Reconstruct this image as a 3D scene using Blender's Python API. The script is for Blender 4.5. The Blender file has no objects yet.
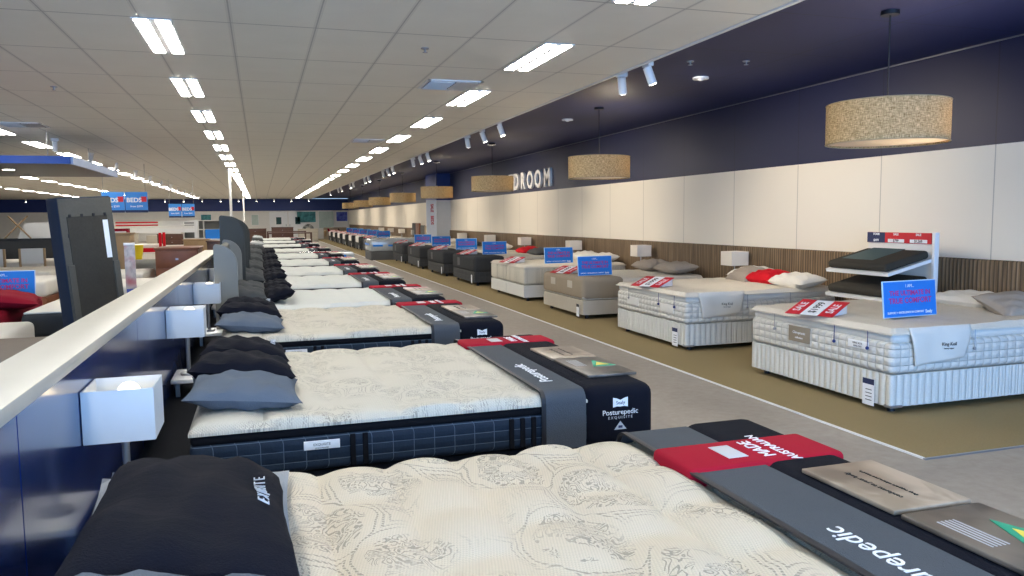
import bpy, bmesh, math, random
from mathutils import Vector, Matrix
random.seed(7)
PI = math.pi
S = bpy.context.scene
COL = S.collection

# ---------------------------------------------------------------- camera
cam_d = bpy.data.cameras.new('camera'); cam = bpy.data.objects.new('camera', cam_d); COL.objects.link(cam)
yaw, pitch, roll, H = 0.310039238, -0.0907615815, -0.0101714163, 1.4
fv = Vector((math.sin(yaw)*math.cos(pitch), math.cos(yaw)*math.cos(pitch), math.sin(pitch)))
rv = Vector((math.cos(yaw), -math.sin(yaw), 0)); uv = rv.cross(fv)
r2 = math.cos(roll)*rv + math.sin(roll)*uv; u2 = -math.sin(roll)*rv + math.cos(roll)*uv
cam.matrix_world = Matrix(((r2.x, u2.x, -fv.x, 0), (r2.y, u2.y, -fv.y, 0), (r2.z, u2.z, -fv.z, H), (0, 0, 0, 1)))
cam_d.sensor_width = 36; cam_d.lens = 780.34/1024*36; cam_d.clip_end = 200; cam_d.clip_start = .05
S.camera = cam
# ---------------------------------------------------------------- world, daylight, exposure
w = bpy.data.worlds.new('world'); S.world = w; w.use_nodes = True
w.node_tree.nodes['Background'].inputs[0].default_value = (.45, .68, 1, 1)
w.node_tree.nodes['Background'].inputs[1].default_value = 1.2
S.view_settings.view_transform = 'Standard'; S.view_settings.look = 'None'
S.view_settings.exposure = 0.12; S.view_settings.gamma = 1; S.view_settings.use_curve_mapping = False
S.cycles.use_denoising = True; S.cycles.max_bounces = 8; S.cycles.sample_clamp_indirect = 6
TUBE = 38.0
DAY = 1050.0
ld = bpy.data.lights.new('shopfront_daylight', 'AREA'); ld.shape = 'RECTANGLE'; ld.size = 13; ld.size_y = 2.3
ld.energy = DAY; ld.color = (.22, .50, 1)
lo = bpy.data.objects.new('shopfront_daylight', ld); COL.objects.link(lo)
lo.location = (0.5, -4.9, 1.35); lo.rotation_euler = (math.radians(90), 0, 0)   # inside the shopfront glazing, facing in

# ---------------------------------------------------------------- node helpers
class NT:
    def __init__(s, name):
        s.m = bpy.data.materials.new(name); s.m.use_nodes = True; s.t = s.m.node_tree
        s.b = s.t.nodes['Principled BSDF']; s.out = s.t.nodes['Material Output']; s._c = None
    def n(s, typ, **kw):
        x = s.t.nodes.new(typ)
        for k, v in kw.items(): setattr(x, k, v)
        return x
    def put(s, sock, v):
        if isinstance(v, bpy.types.NodeSocket): s.t.links.new(v, sock)
        elif isinstance(v, tuple) and len(v) == 3 and sock.type == 'RGBA': sock.default_value = (*v, 1)
        else: sock.default_value = v
    def math(s, op, a, b=0.0, c=0.0):
        x = s.n('ShaderNodeMath', operation=op)
        for i, v in enumerate((a, b, c)): s.put(x.inputs[i], v)
        return x.outputs[0]
    def co(s):
        if s._c is None:
            s._c = s.n('ShaderNodeTexCoord').outputs['Object']
            sp = s.n('ShaderNodeSeparateXYZ'); s.t.links.new(s._c, sp.inputs[0]); s.X, s.Y, s.Z = sp.outputs
        return s._c
    def noise(s, scale, detail=2, rough=.5, vec=None, dist=0):
        x = s.n('ShaderNodeTexNoise'); s.put(x.inputs['Vector'], vec or s.co()); x.inputs['Scale'].default_value = scale
        x.inputs['Detail'].default_value = detail; x.inputs['Roughness'].default_value = rough; x.inputs['Distortion'].default_value = dist
        return x.outputs['Fac']
    def scalev(s, v, sc):
        x = s.n('ShaderNodeVectorMath', operation='MULTIPLY'); s.put(x.inputs[0], v); x.inputs[1].default_value = sc; return x.outputs[0]
    def mix(s, f, a, b):
        x = s.n('ShaderNodeMix', data_type='RGBA'); s.put(x.inputs[0], f); s.put(x.inputs[6], a); s.put(x.inputs[7], b); return x.outputs[2]
    def ramp(s, f, lo, hi):
        x = s.n('ShaderNodeMapRange'); x.clamp = True; s.put(x.inputs[0], f); x.inputs[1].default_value = lo; x.inputs[2].default_value = hi; return x.outputs[0]
    def line(s, v, pitch, width, off=0.0):      # 1 on a thin line every pitch metres
        a = s.math('ADD', v, -off + pitch*1000.5)
        a = s.math('MODULO', a, pitch)
        a = s.math('ABSOLUTE', s.math('SUBTRACT', a, pitch/2))
        return s.math('LESS_THAN', a, width/2)
    def tri(s, v, pitch, off=0.0):              # 0 on the line, 1 midway
        a = s.math('MODULO', s.math('ADD', v, -off + pitch*1000.5), pitch)
        return s.math('MULTIPLY', s.math('ABSOLUTE', s.math('SUBTRACT', a, pitch/2)), 2/pitch)
    def bump(s, h, dist=.002, strength=1.0):
        x = s.n('ShaderNodeBump'); s.put(x.inputs['Height'], h); x.inputs['Distance'].default_value = dist; x.inputs['Strength'].default_value = strength
        s.t.links.new(x.outputs[0], s.b.inputs['Normal'])
    def set(s, col=None, rough=None, spec=None, metal=None, **kw):
        if col is not None: s.put(s.b.inputs['Base Color'], col)
        if rough is not None: s.put(s.b.inputs['Roughness'], rough)
        if spec is not None: s.b.inputs['Specular IOR Level'].default_value = spec
        if metal is not None: s.b.inputs['Metallic'].default_value = metal
        return s

def paint(name, col, rough=.5, spec=.4, metal=0, var=.05):
    t = NT(name); f = t.noise(6, 3)
    d = tuple(c*(1-var) for c in col); e = tuple(min(1, c*(1+var)) for c in col)
    t.set(t.mix(f, d, e), rough, spec, metal); return t.m
def fabric(name, col, var=.15, scale=380, rough=.9, bumpd=.0012, wr=0.0):
    t = NT(name); f = t.noise(scale, 2); g = t.noise(7, 3)
    d = tuple(c*(1-var) for c in col); e = tuple(min(1, c*(1+var)) for c in col)
    t.set(t.mix(t.math('MULTIPLY', t.math('ADD', f, g), .5), d, e), rough, .15)
    h = t.math('ADD', f, t.math('MULTIPLY', t.noise(9, 3, vec=t.scalev(t.co(), (1, 2.2, 1))), wr)) if wr else f
    t.bump(h, bumpd if not wr else bumpd*4, .6); return t.m
def emit(name, col, st):
    t = NT(name); t.set(col, .5); t.put(t.b.inputs['Emission Color'], col); t.b.inputs['Emission Strength'].default_value = st; return t.m
M = {}
M['white_paint'] = paint('white_paint', (.74, .72, .68), .45)
M['white_gloss'] = paint('white_gloss', (.8, .8, .8), .3)
M['ledge'] = paint('ledge', (.54, .50, .42), .42)
M['grey_metal'] = paint('grey_metal', (.35, .36, .38), .35, metal=.8)
M['black'] = paint('black', (.012, .012, .016), .5)
M['dark'] = fabric('dark_base_cloth', (.005, .006, .009))
M['navy_sleeve'] = fabric('black_sleeve_cloth', (.005, .006, .012), wr=1.2)
M['pillow_black'] = fabric('pillow_black_cloth', (.004, .005, .011), .3, 240, wr=2.0)
M['pillow_grey'] = fabric('pillow_grey_cloth', (.11, .135, .175), .12, 240, wr=1.0)
M['pillow_light'] = fabric('pillow_light_cloth', (.30, .32, .35), .1, 240, wr=1.0)
M['pillow_charcoal'] = fabric('pillow_charcoal_cloth', (.055, .06, .065), .15, 240, wr=1.5)
M['sleeve_grey'] = fabric('grey_sleeve_cloth', (.075, .085, .10), .12, 300, wr=1.5)
M['red_band'] = fabric('red_band_cloth', (.33, .008, .025), .08, 300)
M['red'] = fabric('red_cloth', (.55, .01, .02), .1)
M['dark_red'] = fabric('dark_red_cloth', (.22, .006, .02), .1)
M['charcoal'] = fabric('charcoal_cloth', (.045, .047, .05), .2, wr=1)
M['grey_cloth'] = fabric('grey_cloth', (.12, .12, .12), .15, wr=1)
M['taupe'] = fabric('taupe_cloth', (.33, .27, .20), .1, wr=.6)
M['taupe_pillow'] = fabric('taupe_pillow_cloth', (.36, .31, .26), .1, wr=1.2)
M['beige_base'] = fabric('beige_base_cloth', (.50, .45, .37), .08)
M['white_cloth'] = fabric('white_cloth', (.74, .71, .65), .06, wr=1.0)
M['pale_base'] = fabric('pale_base_cloth', (.70, .69, .65), .05)
M['lt_grey'] = fabric('light_grey_upholstery', (.21, .21, .195), .08)
M['md_grey'] = fabric('mid_grey_upholstery', (.06, .065, .065), .1)
M['foam_dark'] = fabric('dark_foam_cloth', (.05, .045, .036), .3, 300)
M['underlay'] = fabric('underlay_felt', (.045, .041, .034), .3, 60)
M['panel_border'] = fabric('panel_border_felt', (.085, .08, .068), .2, 60)
M['panel_side'] = fabric('panel_side_cloth', (.02, .028, .05), .2)
M['wood'] = paint('oak_wood', (.36, .23, .11), .5, var=.2)
M['brown'] = paint('brown_wood', (.20, .07, .03), .4, var=.25)
M['dark_wood'] = paint('dark_wood', (.09, .04, .025), .4, var=.25)
M['blue'] = paint('sign_blue', (.01, .20, .68), .4, var=.03)
M['blue_deep'] = paint('deep_blue', (.012, .03, .16), .4)
M['sign_edge'] = paint('sign_edge', (.55, .72, .9), .4)
M['sign_red'] = paint('sign_red_print', (.50, .03, .22), .5)
M['red_print'] = paint('red_print', (.62, .02, .03), .5)
M['navy_print'] = paint('navy_print', (.02, .03, .09), .5)
M['white_print'] = paint('white_print', (.85, .86, .88), .5)
M['letter_white'] = paint('letter_white', (.95, .93, .9), .4)
M['ink'] = paint('ink_print', (.03, .03, .03), .5)
M['silver_print'] = paint('silver_print', (.5, .52, .56), .5)
M['green'] = paint('green_print', (.02, .30, .18), .5)
M['gold_print'] = paint('gold_print', (.75, .6, .08), .5)
M['yellow'] = paint('yellow_paint', (.8, .6, .02), .4)
M['teal'] = paint('teal_dark', (.01, .06, .07), .5)
M['plastic'] = paint('plastic_wrap', (.42, .45, .47), .12, .8, var=.2)
M['bulb'] = emit('bulb_glow', (1, .80, .52), 4)
M['bulb_bright'] = emit('bulb_bright_glow', (1, .85, .62), 14)
M['spot_glow'] = emit('spot_glow', (1, .95, .85), 14)
M['tube'] = emit('tube_glow', (1, .965, .89), TUBE)
M['lamp_shade'] = paint('lamp_shade_daylight_blue', (.62, .67, .72), .6)  # white shade; the blue tint of the daylight is put into its colour

def m_ceiling():
    t = NT('ceiling_tile'); t.co()
    lx = t.line(t.X, .61, .010, -.155); ly = t.line(t.Y, 1.245, .020, .0)
    soft = t.line(t.X, .61, .04, -.155)
    g = t.math('MAXIMUM', lx, ly)
    c = t.mix(t.noise(3, 3), (.78, .76, .68), (.86, .84, .76))
    c = t.mix(t.math('MULTIPLY', soft, .25), c, (.42, .41, .38))
    c = t.mix(t.math('MULTIPLY', g, .6), c, (.26, .25, .24)); t.set(c, .42, .35)
    t.bump(t.noise(180, 1), .0008, .4); return t.m
def m_bulkceil():
    t = NT('blue_ceiling_tile'); t.co()
    g = t.math('MAXIMUM', t.line(t.X, 1.2, .012, 3.58), t.line(t.Y, 1.245, .012, .0))
    c = t.mix(t.math('MULTIPLY', g, .8), (.013, .019, .085), (.004, .006, .015)); t.set(c, .5, .3); return t.m
def m_wall(name, col, rough, spec=.3):
    t = NT(name); t.co()
    g = t.line(t.Y, 1.312, .012, 5.24)
    c = t.mix(t.noise(1.5, 3), tuple(k*.97 for k in col), col)
    t.set(t.mix(g, c, tuple(k*.6 for k in col)), rough, spec); return t.m
def m_reed():
    t = NT('reeded_timber'); v = t.scalev(t.co(), (30, 30, 1.5))
    f = t.noise(1.0, 4, .6, vec=v); s = t.math('SINE', t.math('MULTIPLY', t.Y, 150))
    c = t.mix(t.ramp(f, .3, .75), (.10, .065, .035), (.32, .22, .13))
    c = t.mix(t.ramp(s, .2, 1), c, (.06, .042, .025)); t.set(c, .6, .3); t.bump(s, .004, .6); return t.m
def m_navy_gloss():
    t = NT('navy_gloss_laminate'); t.set(t.mix(t.noise(2), (.006, .022, .12), (.009, .030, .16)), t.ramp(t.noise(1.2), -.4, 3.5), .75)
    t.b.inputs['Coat Weight'].default_value = .5; t.b.inputs['Coat Roughness'].default_value = .12; return t.m
def m_floor():
    t = NT('vinyl_floor'); a = t.noise(1.4, 6, .65, dist=.6); b = t.noise(14, 4, .7)
    f = t.math('ADD', t.math('MULTIPLY', a, .6), t.math('MULTIPLY', b, .4))
    t.set(t.mix(t.ramp(f, .35, .68), (.25, .215, .18), (.38, .34, .295)), t.ramp(a, -.6, 1.4), .4); return t.m
def m_carpet():
    t = NT('loop_carpet'); f = t.noise(330, 2); g = t.noise(2, 4)
    c = t.mix(f, (.165, .115, .05), (.42, .33, .18)); t.set(t.mix(t.math('MULTIPLY', g, .35), c, (.25, .20, .11)), .95, .1)
    t.bump(f, .004, .8); return t.m
def m_damask(name, base, ink, s=1.0, amt=.8):
    t = NT(name); co = t.co(); fl = t.scalev(co, (1, 1, .01))
    px, py = .40/s, .56/s
    wx = t.math('MULTIPLY', t.math('SUBTRACT', t.noise(5*s, 2, vec=fl), .5), .10/s); wy = t.math('MULTIPLY', t.math('SUBTRACT', t.noise(4*s, 2, vec=t.scalev(co, (1, 1.3, .01))), .5), .10/s)
    def cell(ox, oy):
        gx = t.math('SUBTRACT', t.math('MODULO', t.math('ADD', t.math('ADD', t.X, wx), px*50+ox), px), px/2)
        gy = t.math('SUBTRACT', t.math('MODULO', t.math('ADD', t.math('ADD', t.Y, wy), py*50+oy), py), py/2)
        gx = t.math('DIVIDE', gx, .155/s); gy = t.math('DIVIDE', gy, .215/s)
        return t.math('SQRT', t.math('ADD', t.math('MULTIPLY', gx, gx), t.math('MULTIPLY', gy, gy)))
    d = t.math('MINIMUM', cell(0, 0), cell(px/2, py/2))
    nz = t.noise(15*s, 1, vec=fl, dist=1.6)
    swirl = t.math('GREATER_THAN', t.math('SINE', t.math('ADD', t.math('MULTIPLY', nz, 52), t.math('MULTIPLY', d, 9))), .45)
    core = t.math('MULTIPLY', swirl, t.math('MULTIPLY', t.math('LESS_THAN', d, .74), t.math('GREATER_THAN', t.noise(9*s, 1, vec=fl), .40)))
    band = t.math('MULTIPLY', t.math('GREATER_THAN', t.math('SINE', t.math('MULTIPLY', d, 70)), .45), t.math('MULTIPLY', t.math('GREATER_THAN', d, .86), t.math('LESS_THAN', d, 1.12)))
    dash = t.math('GREATER_THAN', t.math('SINE', t.math('MULTIPLY', t.math('ADD', t.X, t.Y), 420)), -.5)
    ink_f = t.math('MULTIPLY', t.math('MAXIMUM', core, t.math('MULTIPLY', band, dash)), amt)
    msk = t.ramp(t.noise(3.2, 1, vec=fl), .40, .52)
    ink_f = t.math('MULTIPLY', ink_f, msk)
    knit = t.math('SINE', t.math('MULTIPLY', t.math('ADD', t.X, t.math('MULTIPLY', t.Y, .4)), 700))
    kn2 = t.math('SINE', t.math('MULTIPLY', t.math('SUBTRACT', t.Y, t.math('MULTIPLY', t.X, .3)), 500))
    k = t.math('MULTIPLY', knit, kn2)
    c = t.mix(t.ramp(k, -1, 1), tuple(x*.84 for x in base), base)
    t.set(t.mix(ink_f, c, ink), .85, .15); t.bump(k, .0015, .6); return t.m
def m_quilt_side(name, base, line, px, pz, zo, w=.003, amt=.8, bd=.008, topstripe=None):
    t = NT(name); t.co(); xy = t.math('ADD', t.X, t.Y)
    g = t.math('MAXIMUM', t.line(xy, px, w), t.line(t.Z, pz, w, zo))
    puff = t.math('MULTIPLY', t.math('POWER', t.tri(xy, px), .4), t.math('POWER', t.tri(t.Z, pz, zo), .4))
    f = t.noise(120, 2)
    c = t.mix(f, tuple(k*.85 for k in base), tuple(min(1, k*1.12) for k in base))
    t.set(t.mix(t.math('MULTIPLY', g, amt), c, line), .75, .25)
    t.bump(t.math('ADD', puff, t.math('MULTIPLY', f, .12)), bd, .8); return t.m
def m_linen():
    t = NT('linen_drum'); co = t.co()
    at = t.math('MULTIPLY', t.math('ARCTAN2', t.Y, t.X), .5)
    cb = t.n('ShaderNodeCombineXYZ'); t.put(cb.inputs[0], at); t.put(cb.inputs[1], t.Z)
    a = t.noise(60, 3, .7, vec=t.scalev(cb.outputs[0], (2.6, .45, 1))); b = t.noise(60, 3, .7, vec=t.scalev(cb.outputs[0], (.35, 2.6, 1)))
    f = t.math('MULTIPLY', t.math('ADD', a, b), .5)
    c = t.mix(t.ramp(f, .38, .62), (.22, .15, .06), (.86, .70, .44)); t.set(c, .9, .1)
    tr = t.n('ShaderNodeBsdfTranslucent'); t.put(tr.inputs[0], c)
    mx = t.n('ShaderNodeMixShader'); mx.inputs[0].default_value = .38
    t.t.links.new(t.b.outputs[0], mx.inputs[1]); t.t.links.new(tr.outputs[0], mx.inputs[2]); t.t.links.new(mx.outputs[0], t.out.inputs[0]); return t.m
def m_trans(name, col, f=.5):
    t = NT(name); t.set(t.mix(t.noise(20), col, tuple(k*.96 for k in col)), .7)
    tr = t.n('ShaderNodeBsdfTranslucent'); t.put(tr.inputs[0], col)
    mx = t.n('ShaderNodeMixShader'); mx.inputs[0].default_value = f
    t.t.links.new(t.b.outputs[0], mx.inputs[1]); t.t.links.new(tr.outputs[0], mx.inputs[2]); t.t.links.new(mx.outputs[0], t.out.inputs[0]); return t.m
def m_photo(name, a, b, c2):
    t = NT(name); f = t.noise(9, 2, vec=t.scalev(t.co(), (1, .5, 1)), dist=1.5)
    c = t.mix(t.ramp(f, .35, .6), a, b); c = t.mix(t.ramp(t.noise(5, 1), .5, .7), c, c2); t.set(c, .35, .5); return t.m
def m_glass():
    t = NT('clear_glass'); t.set((.9, .95, 1), .02, .5); t.b.inputs['Transmission Weight'].default_value = 1; t.b.inputs['IOR'].default_value = 1.02; return t.m
def m_mottle(name, a, b, s=8):
    t = NT(name); t.set(t.mix(t.ramp(t.noise(s, 4, .7), .4, .6), a, b), .6); return t.m
M['ceiling'] = m_ceiling(); M['bulkceil'] = m_bulkceil()
M['wall_white'] = m_wall('wall_white_panel', (.84, .78, .67), .5)
M['wall_blue'] = m_wall('wall_blue_panel', (.015, .019, .060), .45, .4)
M['reed'] = m_reed(); M['navy_gloss'] = m_navy_gloss(); M['floor'] = m_floor(); M['carpet'] = m_carpet()
M['damask'] = m_damask('damask_knit', (.68, .60, .48), (.18, .17, .15), 1.0, .6)
M['damask2'] = m_damask('damask_knit_fine', (.66, .62, .53), (.22, .21, .18), 1.5, .6)
M['plain_knit'] = m_damask('plain_knit', (.72, .74, .71), (.5, .5, .47), 2.0, .2)
M['cream_knit'] = m_damask('cream_knit', (.76, .70, .60), (.55, .50, .42), 2.0, .35)
M['navy_quilt'] = m_quilt_side('navy_quilt_side', (.012, .024, .046), (.10, .14, .19), .086, .046, .40)
M['white_quilt'] = m_quilt_side('white_quilt_side', (.68, .66, .61), (.36, .36, .34), .075, .058, .28, .004, .7, .02)
M['rib_white'] = m_quilt_side('white_ribbed_cloth', (.70, .69, .64), (.5, .49, .46), .062, 3.0, 1.5, .005, .5, .02)
M['charcoal_quilt'] = m_quilt_side('charcoal_quilt_side', (.05, .052, .055), (.10, .10, .10), .12, .1, .28, .004, .5, .01)
M['linen_trim'] = paint('linen_trim', (.40, .32, .2), .7); M['linen'] = m_linen(); M['drum_diff'] = m_trans('drum_diffuser', (.86, .80, .72))
M['photo_a'] = m_photo('photo_print_sand', (.26, .20, .14), (.42, .34, .26), (.16, .12, .09))
M['photo_b'] = m_photo('photo_print_umber', (.04, .033, .028), (.11, .09, .075), (.18, .15, .12))
M['photo_c'] = m_photo('photo_print_grey', (.36, .35, .36), (.55, .50, .50), (.45, .1, .12))
M['glass'] = m_glass()
M['art_teal'] = m_mottle('art_teal_print', (.02, .12, .15), (.06, .28, .30), 3); M['art_blue'] = m_mottle('art_blue_print', (.02, .03, .30), (.1, .15, .5), 3)
M['art_pale'] = m_mottle('art_pale_print', (.42, .52, .48), (.5, .58, .54), 2); M['mirror_frame'] = m_mottle('round_art_print', (.05, .06, .06), (.5, .5, .46), 4)

# ---------------------------------------------------------------- mesh helpers
def tag(o, label=None, cat=None, group=None, kind=None):
    if label: o['label'] = label
    if cat: o['category'] = cat
    if group: o['group'] = group
    if kind: o['kind'] = kind
    return o
def empty(name, loc=(0, 0, 0), rz=0.0, label=None, cat=None, group=None):
    o = bpy.data.objects.new(name, None); COL.objects.link(o); o.location = loc; o.rotation_euler = (0, 0, rz); o.empty_display_size = .1
    return tag(o, label, cat, group)
class MB:
    def __init__(s): s.b = bmesh.new()
    def box(s, x0, x1, y0, y1, z0, z1, bev=0.0, seg=3, mat=None):
        r = bmesh.ops.create_cube(s.b, size=1); vs = r['verts']
        for v in vs: v.co = Vector((x0+(v.co.x+.5)*(x1-x0), y0+(v.co.y+.5)*(y1-y0), z0+(v.co.z+.5)*(z1-z0)))
        if bev > 0:
            es = list({e for v in vs for e in v.link_edges})
            q = bmesh.ops.bevel(s.b, geom=es, offset=min(bev, .49*min(abs(x1-x0), abs(y1-y0), abs(z1-z0))), segments=seg, affect='EDGES', profile=.5)
            vs = list({v for f in q['faces'] for v in f.verts} | {v for v in vs if v.is_valid})
        if mat is not None: bmesh.ops.transform(s.b, matrix=mat, verts=[v for v in vs if v.is_valid])
        return s
    def cyl(s, p, q, r0, r1=None, seg=16, caps=True):
        p, q = Vector(p), Vector(q); d = q-p; r1 = r0 if r1 is None else r1
        mt = Matrix.Translation((p+q)/2) @ d.to_track_quat('Z', 'Y').to_matrix().to_4x4()
        bmesh.ops.create_cone(s.b, cap_ends=caps, segments=seg, radius1=r0, radius2=r1, depth=d.length, matrix=mt); return s
    def sph(s, c, r, sc=(1, 1, 1)):
        bmesh.ops.create_uvsphere(s.b, u_segments=16, v_segments=10, radius=r, matrix=Matrix.Translation(c) @ Matrix.Diagonal((*sc, 1))); return s
    def tube(s, pts, r, seg=8):
        for a, b in zip(pts[:-1], pts[1:]): s.cyl(a, b, r, seg=seg)
        for a in pts[1:-1]: s.sph(a, r)
        return s
    def poly(s, pts):
        s.b.faces.new([s.b.verts.new(p) for p in pts]); return s
    def prism(s, pts, ext):
        ext = Vector(ext); a = [s.b.verts.new(p) for p in pts]; c = [s.b.verts.new(Vector(p)+ext) for p in pts]
        n = len(pts); s.b.faces.new(a); s.b.faces.new(c[::-1])
        for i in range(n): s.b.faces.new((a[i], c[i], c[(i+1) % n], a[(i+1) % n]))
        return s
    def grid(s, nu, nv, f):
        g = [[s.b.verts.new(f(i/nu, j/nv)) for j in range(nv+1)] for i in range(nu+1)]
        for i in range(nu):
            for j in range(nv): s.b.faces.new((g[i][j], g[i+1][j], g[i+1][j+1], g[i][j+1]))
        return g
    def build(s, name, mat, parent=None, smooth=True, **kw):
        bmesh.ops.recalc_face_normals(s.b, faces=s.b.faces)
        me = bpy.data.meshes.new(name); s.b.to_mesh(me); s.b.free()
        me.materials.append(M[mat] if isinstance(mat, str) else mat)
        if smooth:
            for p in me.polygons: p.use_smooth = True
            try: me.set_sharp_from_angle(angle=math.radians(38))
            except Exception: pass
        o = bpy.data.objects.new(name, me); COL.objects.link(o)
        if parent: o.parent = parent
        return tag(o, **kw)
def copy_tree(o, parent=None):
    c = o.copy(); COL.objects.link(c); c.parent = parent
    for ch in list(o.children): copy_tree(ch, c)
    return c
def place(root, loc, rz=0.0, label=None, group=None, cat=None):
    root.location = loc; root.rotation_euler = (0, 0, rz)
    return tag(root, label, cat, group)
def box(name, mat, x0, x1, y0, y1, z0, z1, parent=None, bev=0.0, seg=3, **kw):
    return MB().box(x0, x1, y0, y1, z0, z1, bev, seg).build(name, mat, parent, **kw)
_tc = {}
def text(name, s, size, mat, parent, loc, xdir, ydir, ext=.0015, bold=0.0, align='CENTER', **kw):
    key = (s, size, ext, bold, align)
    if key not in _tc:
        cu = bpy.data.curves.new('t', 'FONT'); cu.body = s; cu.size = size; cu.extrude = ext; cu.offset = bold; cu.align_x = align; cu.align_y = 'CENTER'; cu.resolution_u = 3
        ob = bpy.data.objects.new('t', cu); COL.objects.link(ob); bpy.context.view_layer.update()
        _tc[key] = bpy.data.meshes.new_from_object(ob.evaluated_get(bpy.context.evaluated_depsgraph_get())); bpy.data.objects.remove(ob)
    me = _tc[key].copy(); me.name = name; me.materials.clear(); me.materials.append(M[mat])
    o = bpy.data.objects.new(name, me); COL.objects.link(o)
    X = Vector(xdir).normalized(); Y = Vector(ydir).normalized(); Z = X.cross(Y)
    me.transform(Matrix(((X.x, Y.x, Z.x, loc[0]), (X.y, Y.y, Z.y, loc[1]), (X.z, Y.z, Z.z, loc[2]), (0, 0, 0, 1))))
    o.parent = parent; return tag(o, **kw)
ORD = ['first', 'second', 'third', 'fourth', 'fifth', 'sixth', 'seventh', 'eighth', 'ninth', 'tenth', 'eleventh', 'twelfth', 'thirteenth',
       'fourteenth', 'fifteenth', 'sixteenth', 'seventeenth', 'eighteenth', 'nineteenth', 'twentieth', 'twenty-first', 'twenty-second']

# ---------------------------------------------------------------- setting
CZ = 2.84; WX = 6.1; YB = 57.9; YF = -5.0; XL = -18.0
st = dict(kind='structure')
box('floor', 'floor', XL, WX+.1, YF, YB, -.1, 0, smooth=False, **st)
box('floor_carpet', 'carpet', 3.56, WX, 3.42, YB-3, 0, .008, smooth=False, **st)
box('trim_1', 'white_gloss', 3.545, 3.56, 3.42, YB-3, 0, .010, smooth=False, **st)
box('trim_2', 'grey_metal', 3.545, WX, 3.405, 3.42, 0, .009, smooth=False, **st)
box('ceiling', 'ceiling', XL, 3.53, YF, YB, CZ, CZ+.1, smooth=False, **st)
box('ceiling_blue_bulkhead', 'bulkceil', 3.53, WX+.1, YF, YB, CZ+.03, CZ+.13, smooth=False, **st)
box('trim_3', 'white_gloss', 3.50, 3.535, YF, YB, CZ-.012, CZ+.03, smooth=False, **st)
box('wall_right', 'wall_white', WX, WX+.1, YF, YB, 0, 1.985, smooth=False, **st)
box('wall_right_upper', 'wall_blue', WX-.004, WX+.1, YF, YB, 1.985, CZ+.03, smooth=False, **st)
box('trim_4', 'reed', WX-.045, WX, YF+1, YB-1, .0, .985, bev=.015, **st)
box('trim_5', 'grey_metal', WX-.02, WX-.004, YF, YB, CZ+.02, CZ+.03, smooth=False, **st)
box('wall_back', 'white_paint', XL, WX, YB, YB+.1, 0, 2.0, smooth=False, **st)
box('wall_back_upper', 'blue_deep', XL, WX, YB-.03, YB+.1, 2.0, CZ, smooth=False, **st)
box('wall_left', 'white_paint', XL-.1, XL, YF, YB, 0, CZ, smooth=False, **st)
# shopfront behind the camera, with glazed bays
b = MB(); b.box(XL, WX, YF-.1, YF, 2.55, CZ); b.box(XL, -6.1, YF-.1, YF, 0, 2.55); b.box(-6.1, WX, YF-.1, YF, 0, .18)
b.build('wall_front', 'white_paint', smooth=False, **st)
for i in range(5):
    x0 = -6.1+i*2.44; fr = MB()
    fr.box(x0, x0+.05, YF-.08, YF-.02, .18, 2.55); fr.box(x0+2.39, x0+2.44, YF-.08, YF-.02, .18, 2.55); fr.box(x0, x0+2.44, YF-.08, YF-.02, 2.5, 2.55); fr.box(x0, x0+2.44, YF-.08, YF-.02, .18, .23)
    wn = fr.build('window_%d' % (i+1), 'grey_metal', smooth=False, **st)
    box('pane', 'glass', x0+.05, x0+2.39, YF-.055, YF-.05, .23, 2.5, wn, smooth=False)
# wall pilaster with navy top
box('wall_pilaster', 'white_paint', 5.62, WX, 25.7, 27.4, 0, 1.985, smooth=False, **st)
box('wall_pilaster_upper', 'blue_deep', 5.61, WX, 25.69, 27.41, 1.985, CZ+.03, smooth=False, **st)

box('gap_shade_block', 'dark', -.56, -.30, -2, 11.1, 0, .34, smooth=False, **st)  # added dark box, stands in for the shade between partition and beds
# low partition on the left, glossy navy panels, cream ledge
pb = MB(); ys = [-2.0, .19, 2.06, 3.93, 5.80, 7.67, 9.54, 11.2]
for a, c in zip(ys[:-1], ys[1:]): pb.box(-.572, -.56, a+.004, c-.004, .02, .955)
pb.box(-.70, -.573, ys[0], ys[-1], 0, .96)
part = pb.build('wall_partition', 'navy_gloss', smooth=False, **st)
box('ledge', 'ledge', -.725, -.545, ys[0]-.02, ys[-1]+.02, .96, 1.0, part, bev=.004, seg=2, kind='structure')

# ---------------------------------------------------------------- ceiling lights
def make_light():
    r = empty('ceiling_light')
    f = MB(); f.box(-.135, .135, -.60, .60, -.008, 0)
    f.build('frame', 'white_gloss', r, smooth=False)
    for s in (-1, 1): box('diffuser', 'tube', s*.072-.045, s*.072+.045, -.58, .58, -.012, -.0085, r, smooth=False)
    return r
lp = make_light(); used = False
rows = [(-.69, 6.83-2.49*4, 24, 'above the low navy wall'), (2.44, 6.83-2.49*4, 24, 'beside the spotlights'),
        (-3.9, 6.83, 20, 'above the blue canopy'), (-7.1, 14.3, 17, 'in the row left of the canopy'), (-10.2, 24.2, 13, 'in the far left row')]
for x, y0, n, ds in rows:
    k = 0
    for i in range(n):
        y = y0+2.49*i
        if y > YB-1: break
        o = lp if not used else copy_tree(lp); used = True
        if y < 5: lab = 'twin tube ceiling light overhead ' + ds + ', ' + ['first', 'second', 'third', 'fourth', 'fifth'][int((5-y)//2.49)] + ' back'
        else: lab = 'twin tube ceiling light, %s from the viewer %s' % (ORD[k] if k < 22 else 'farthest', ds); k += 1
        place(o, (x, y, CZ-.001), 0, lab, 'twin tube ceiling lights', 'ceiling light')

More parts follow.
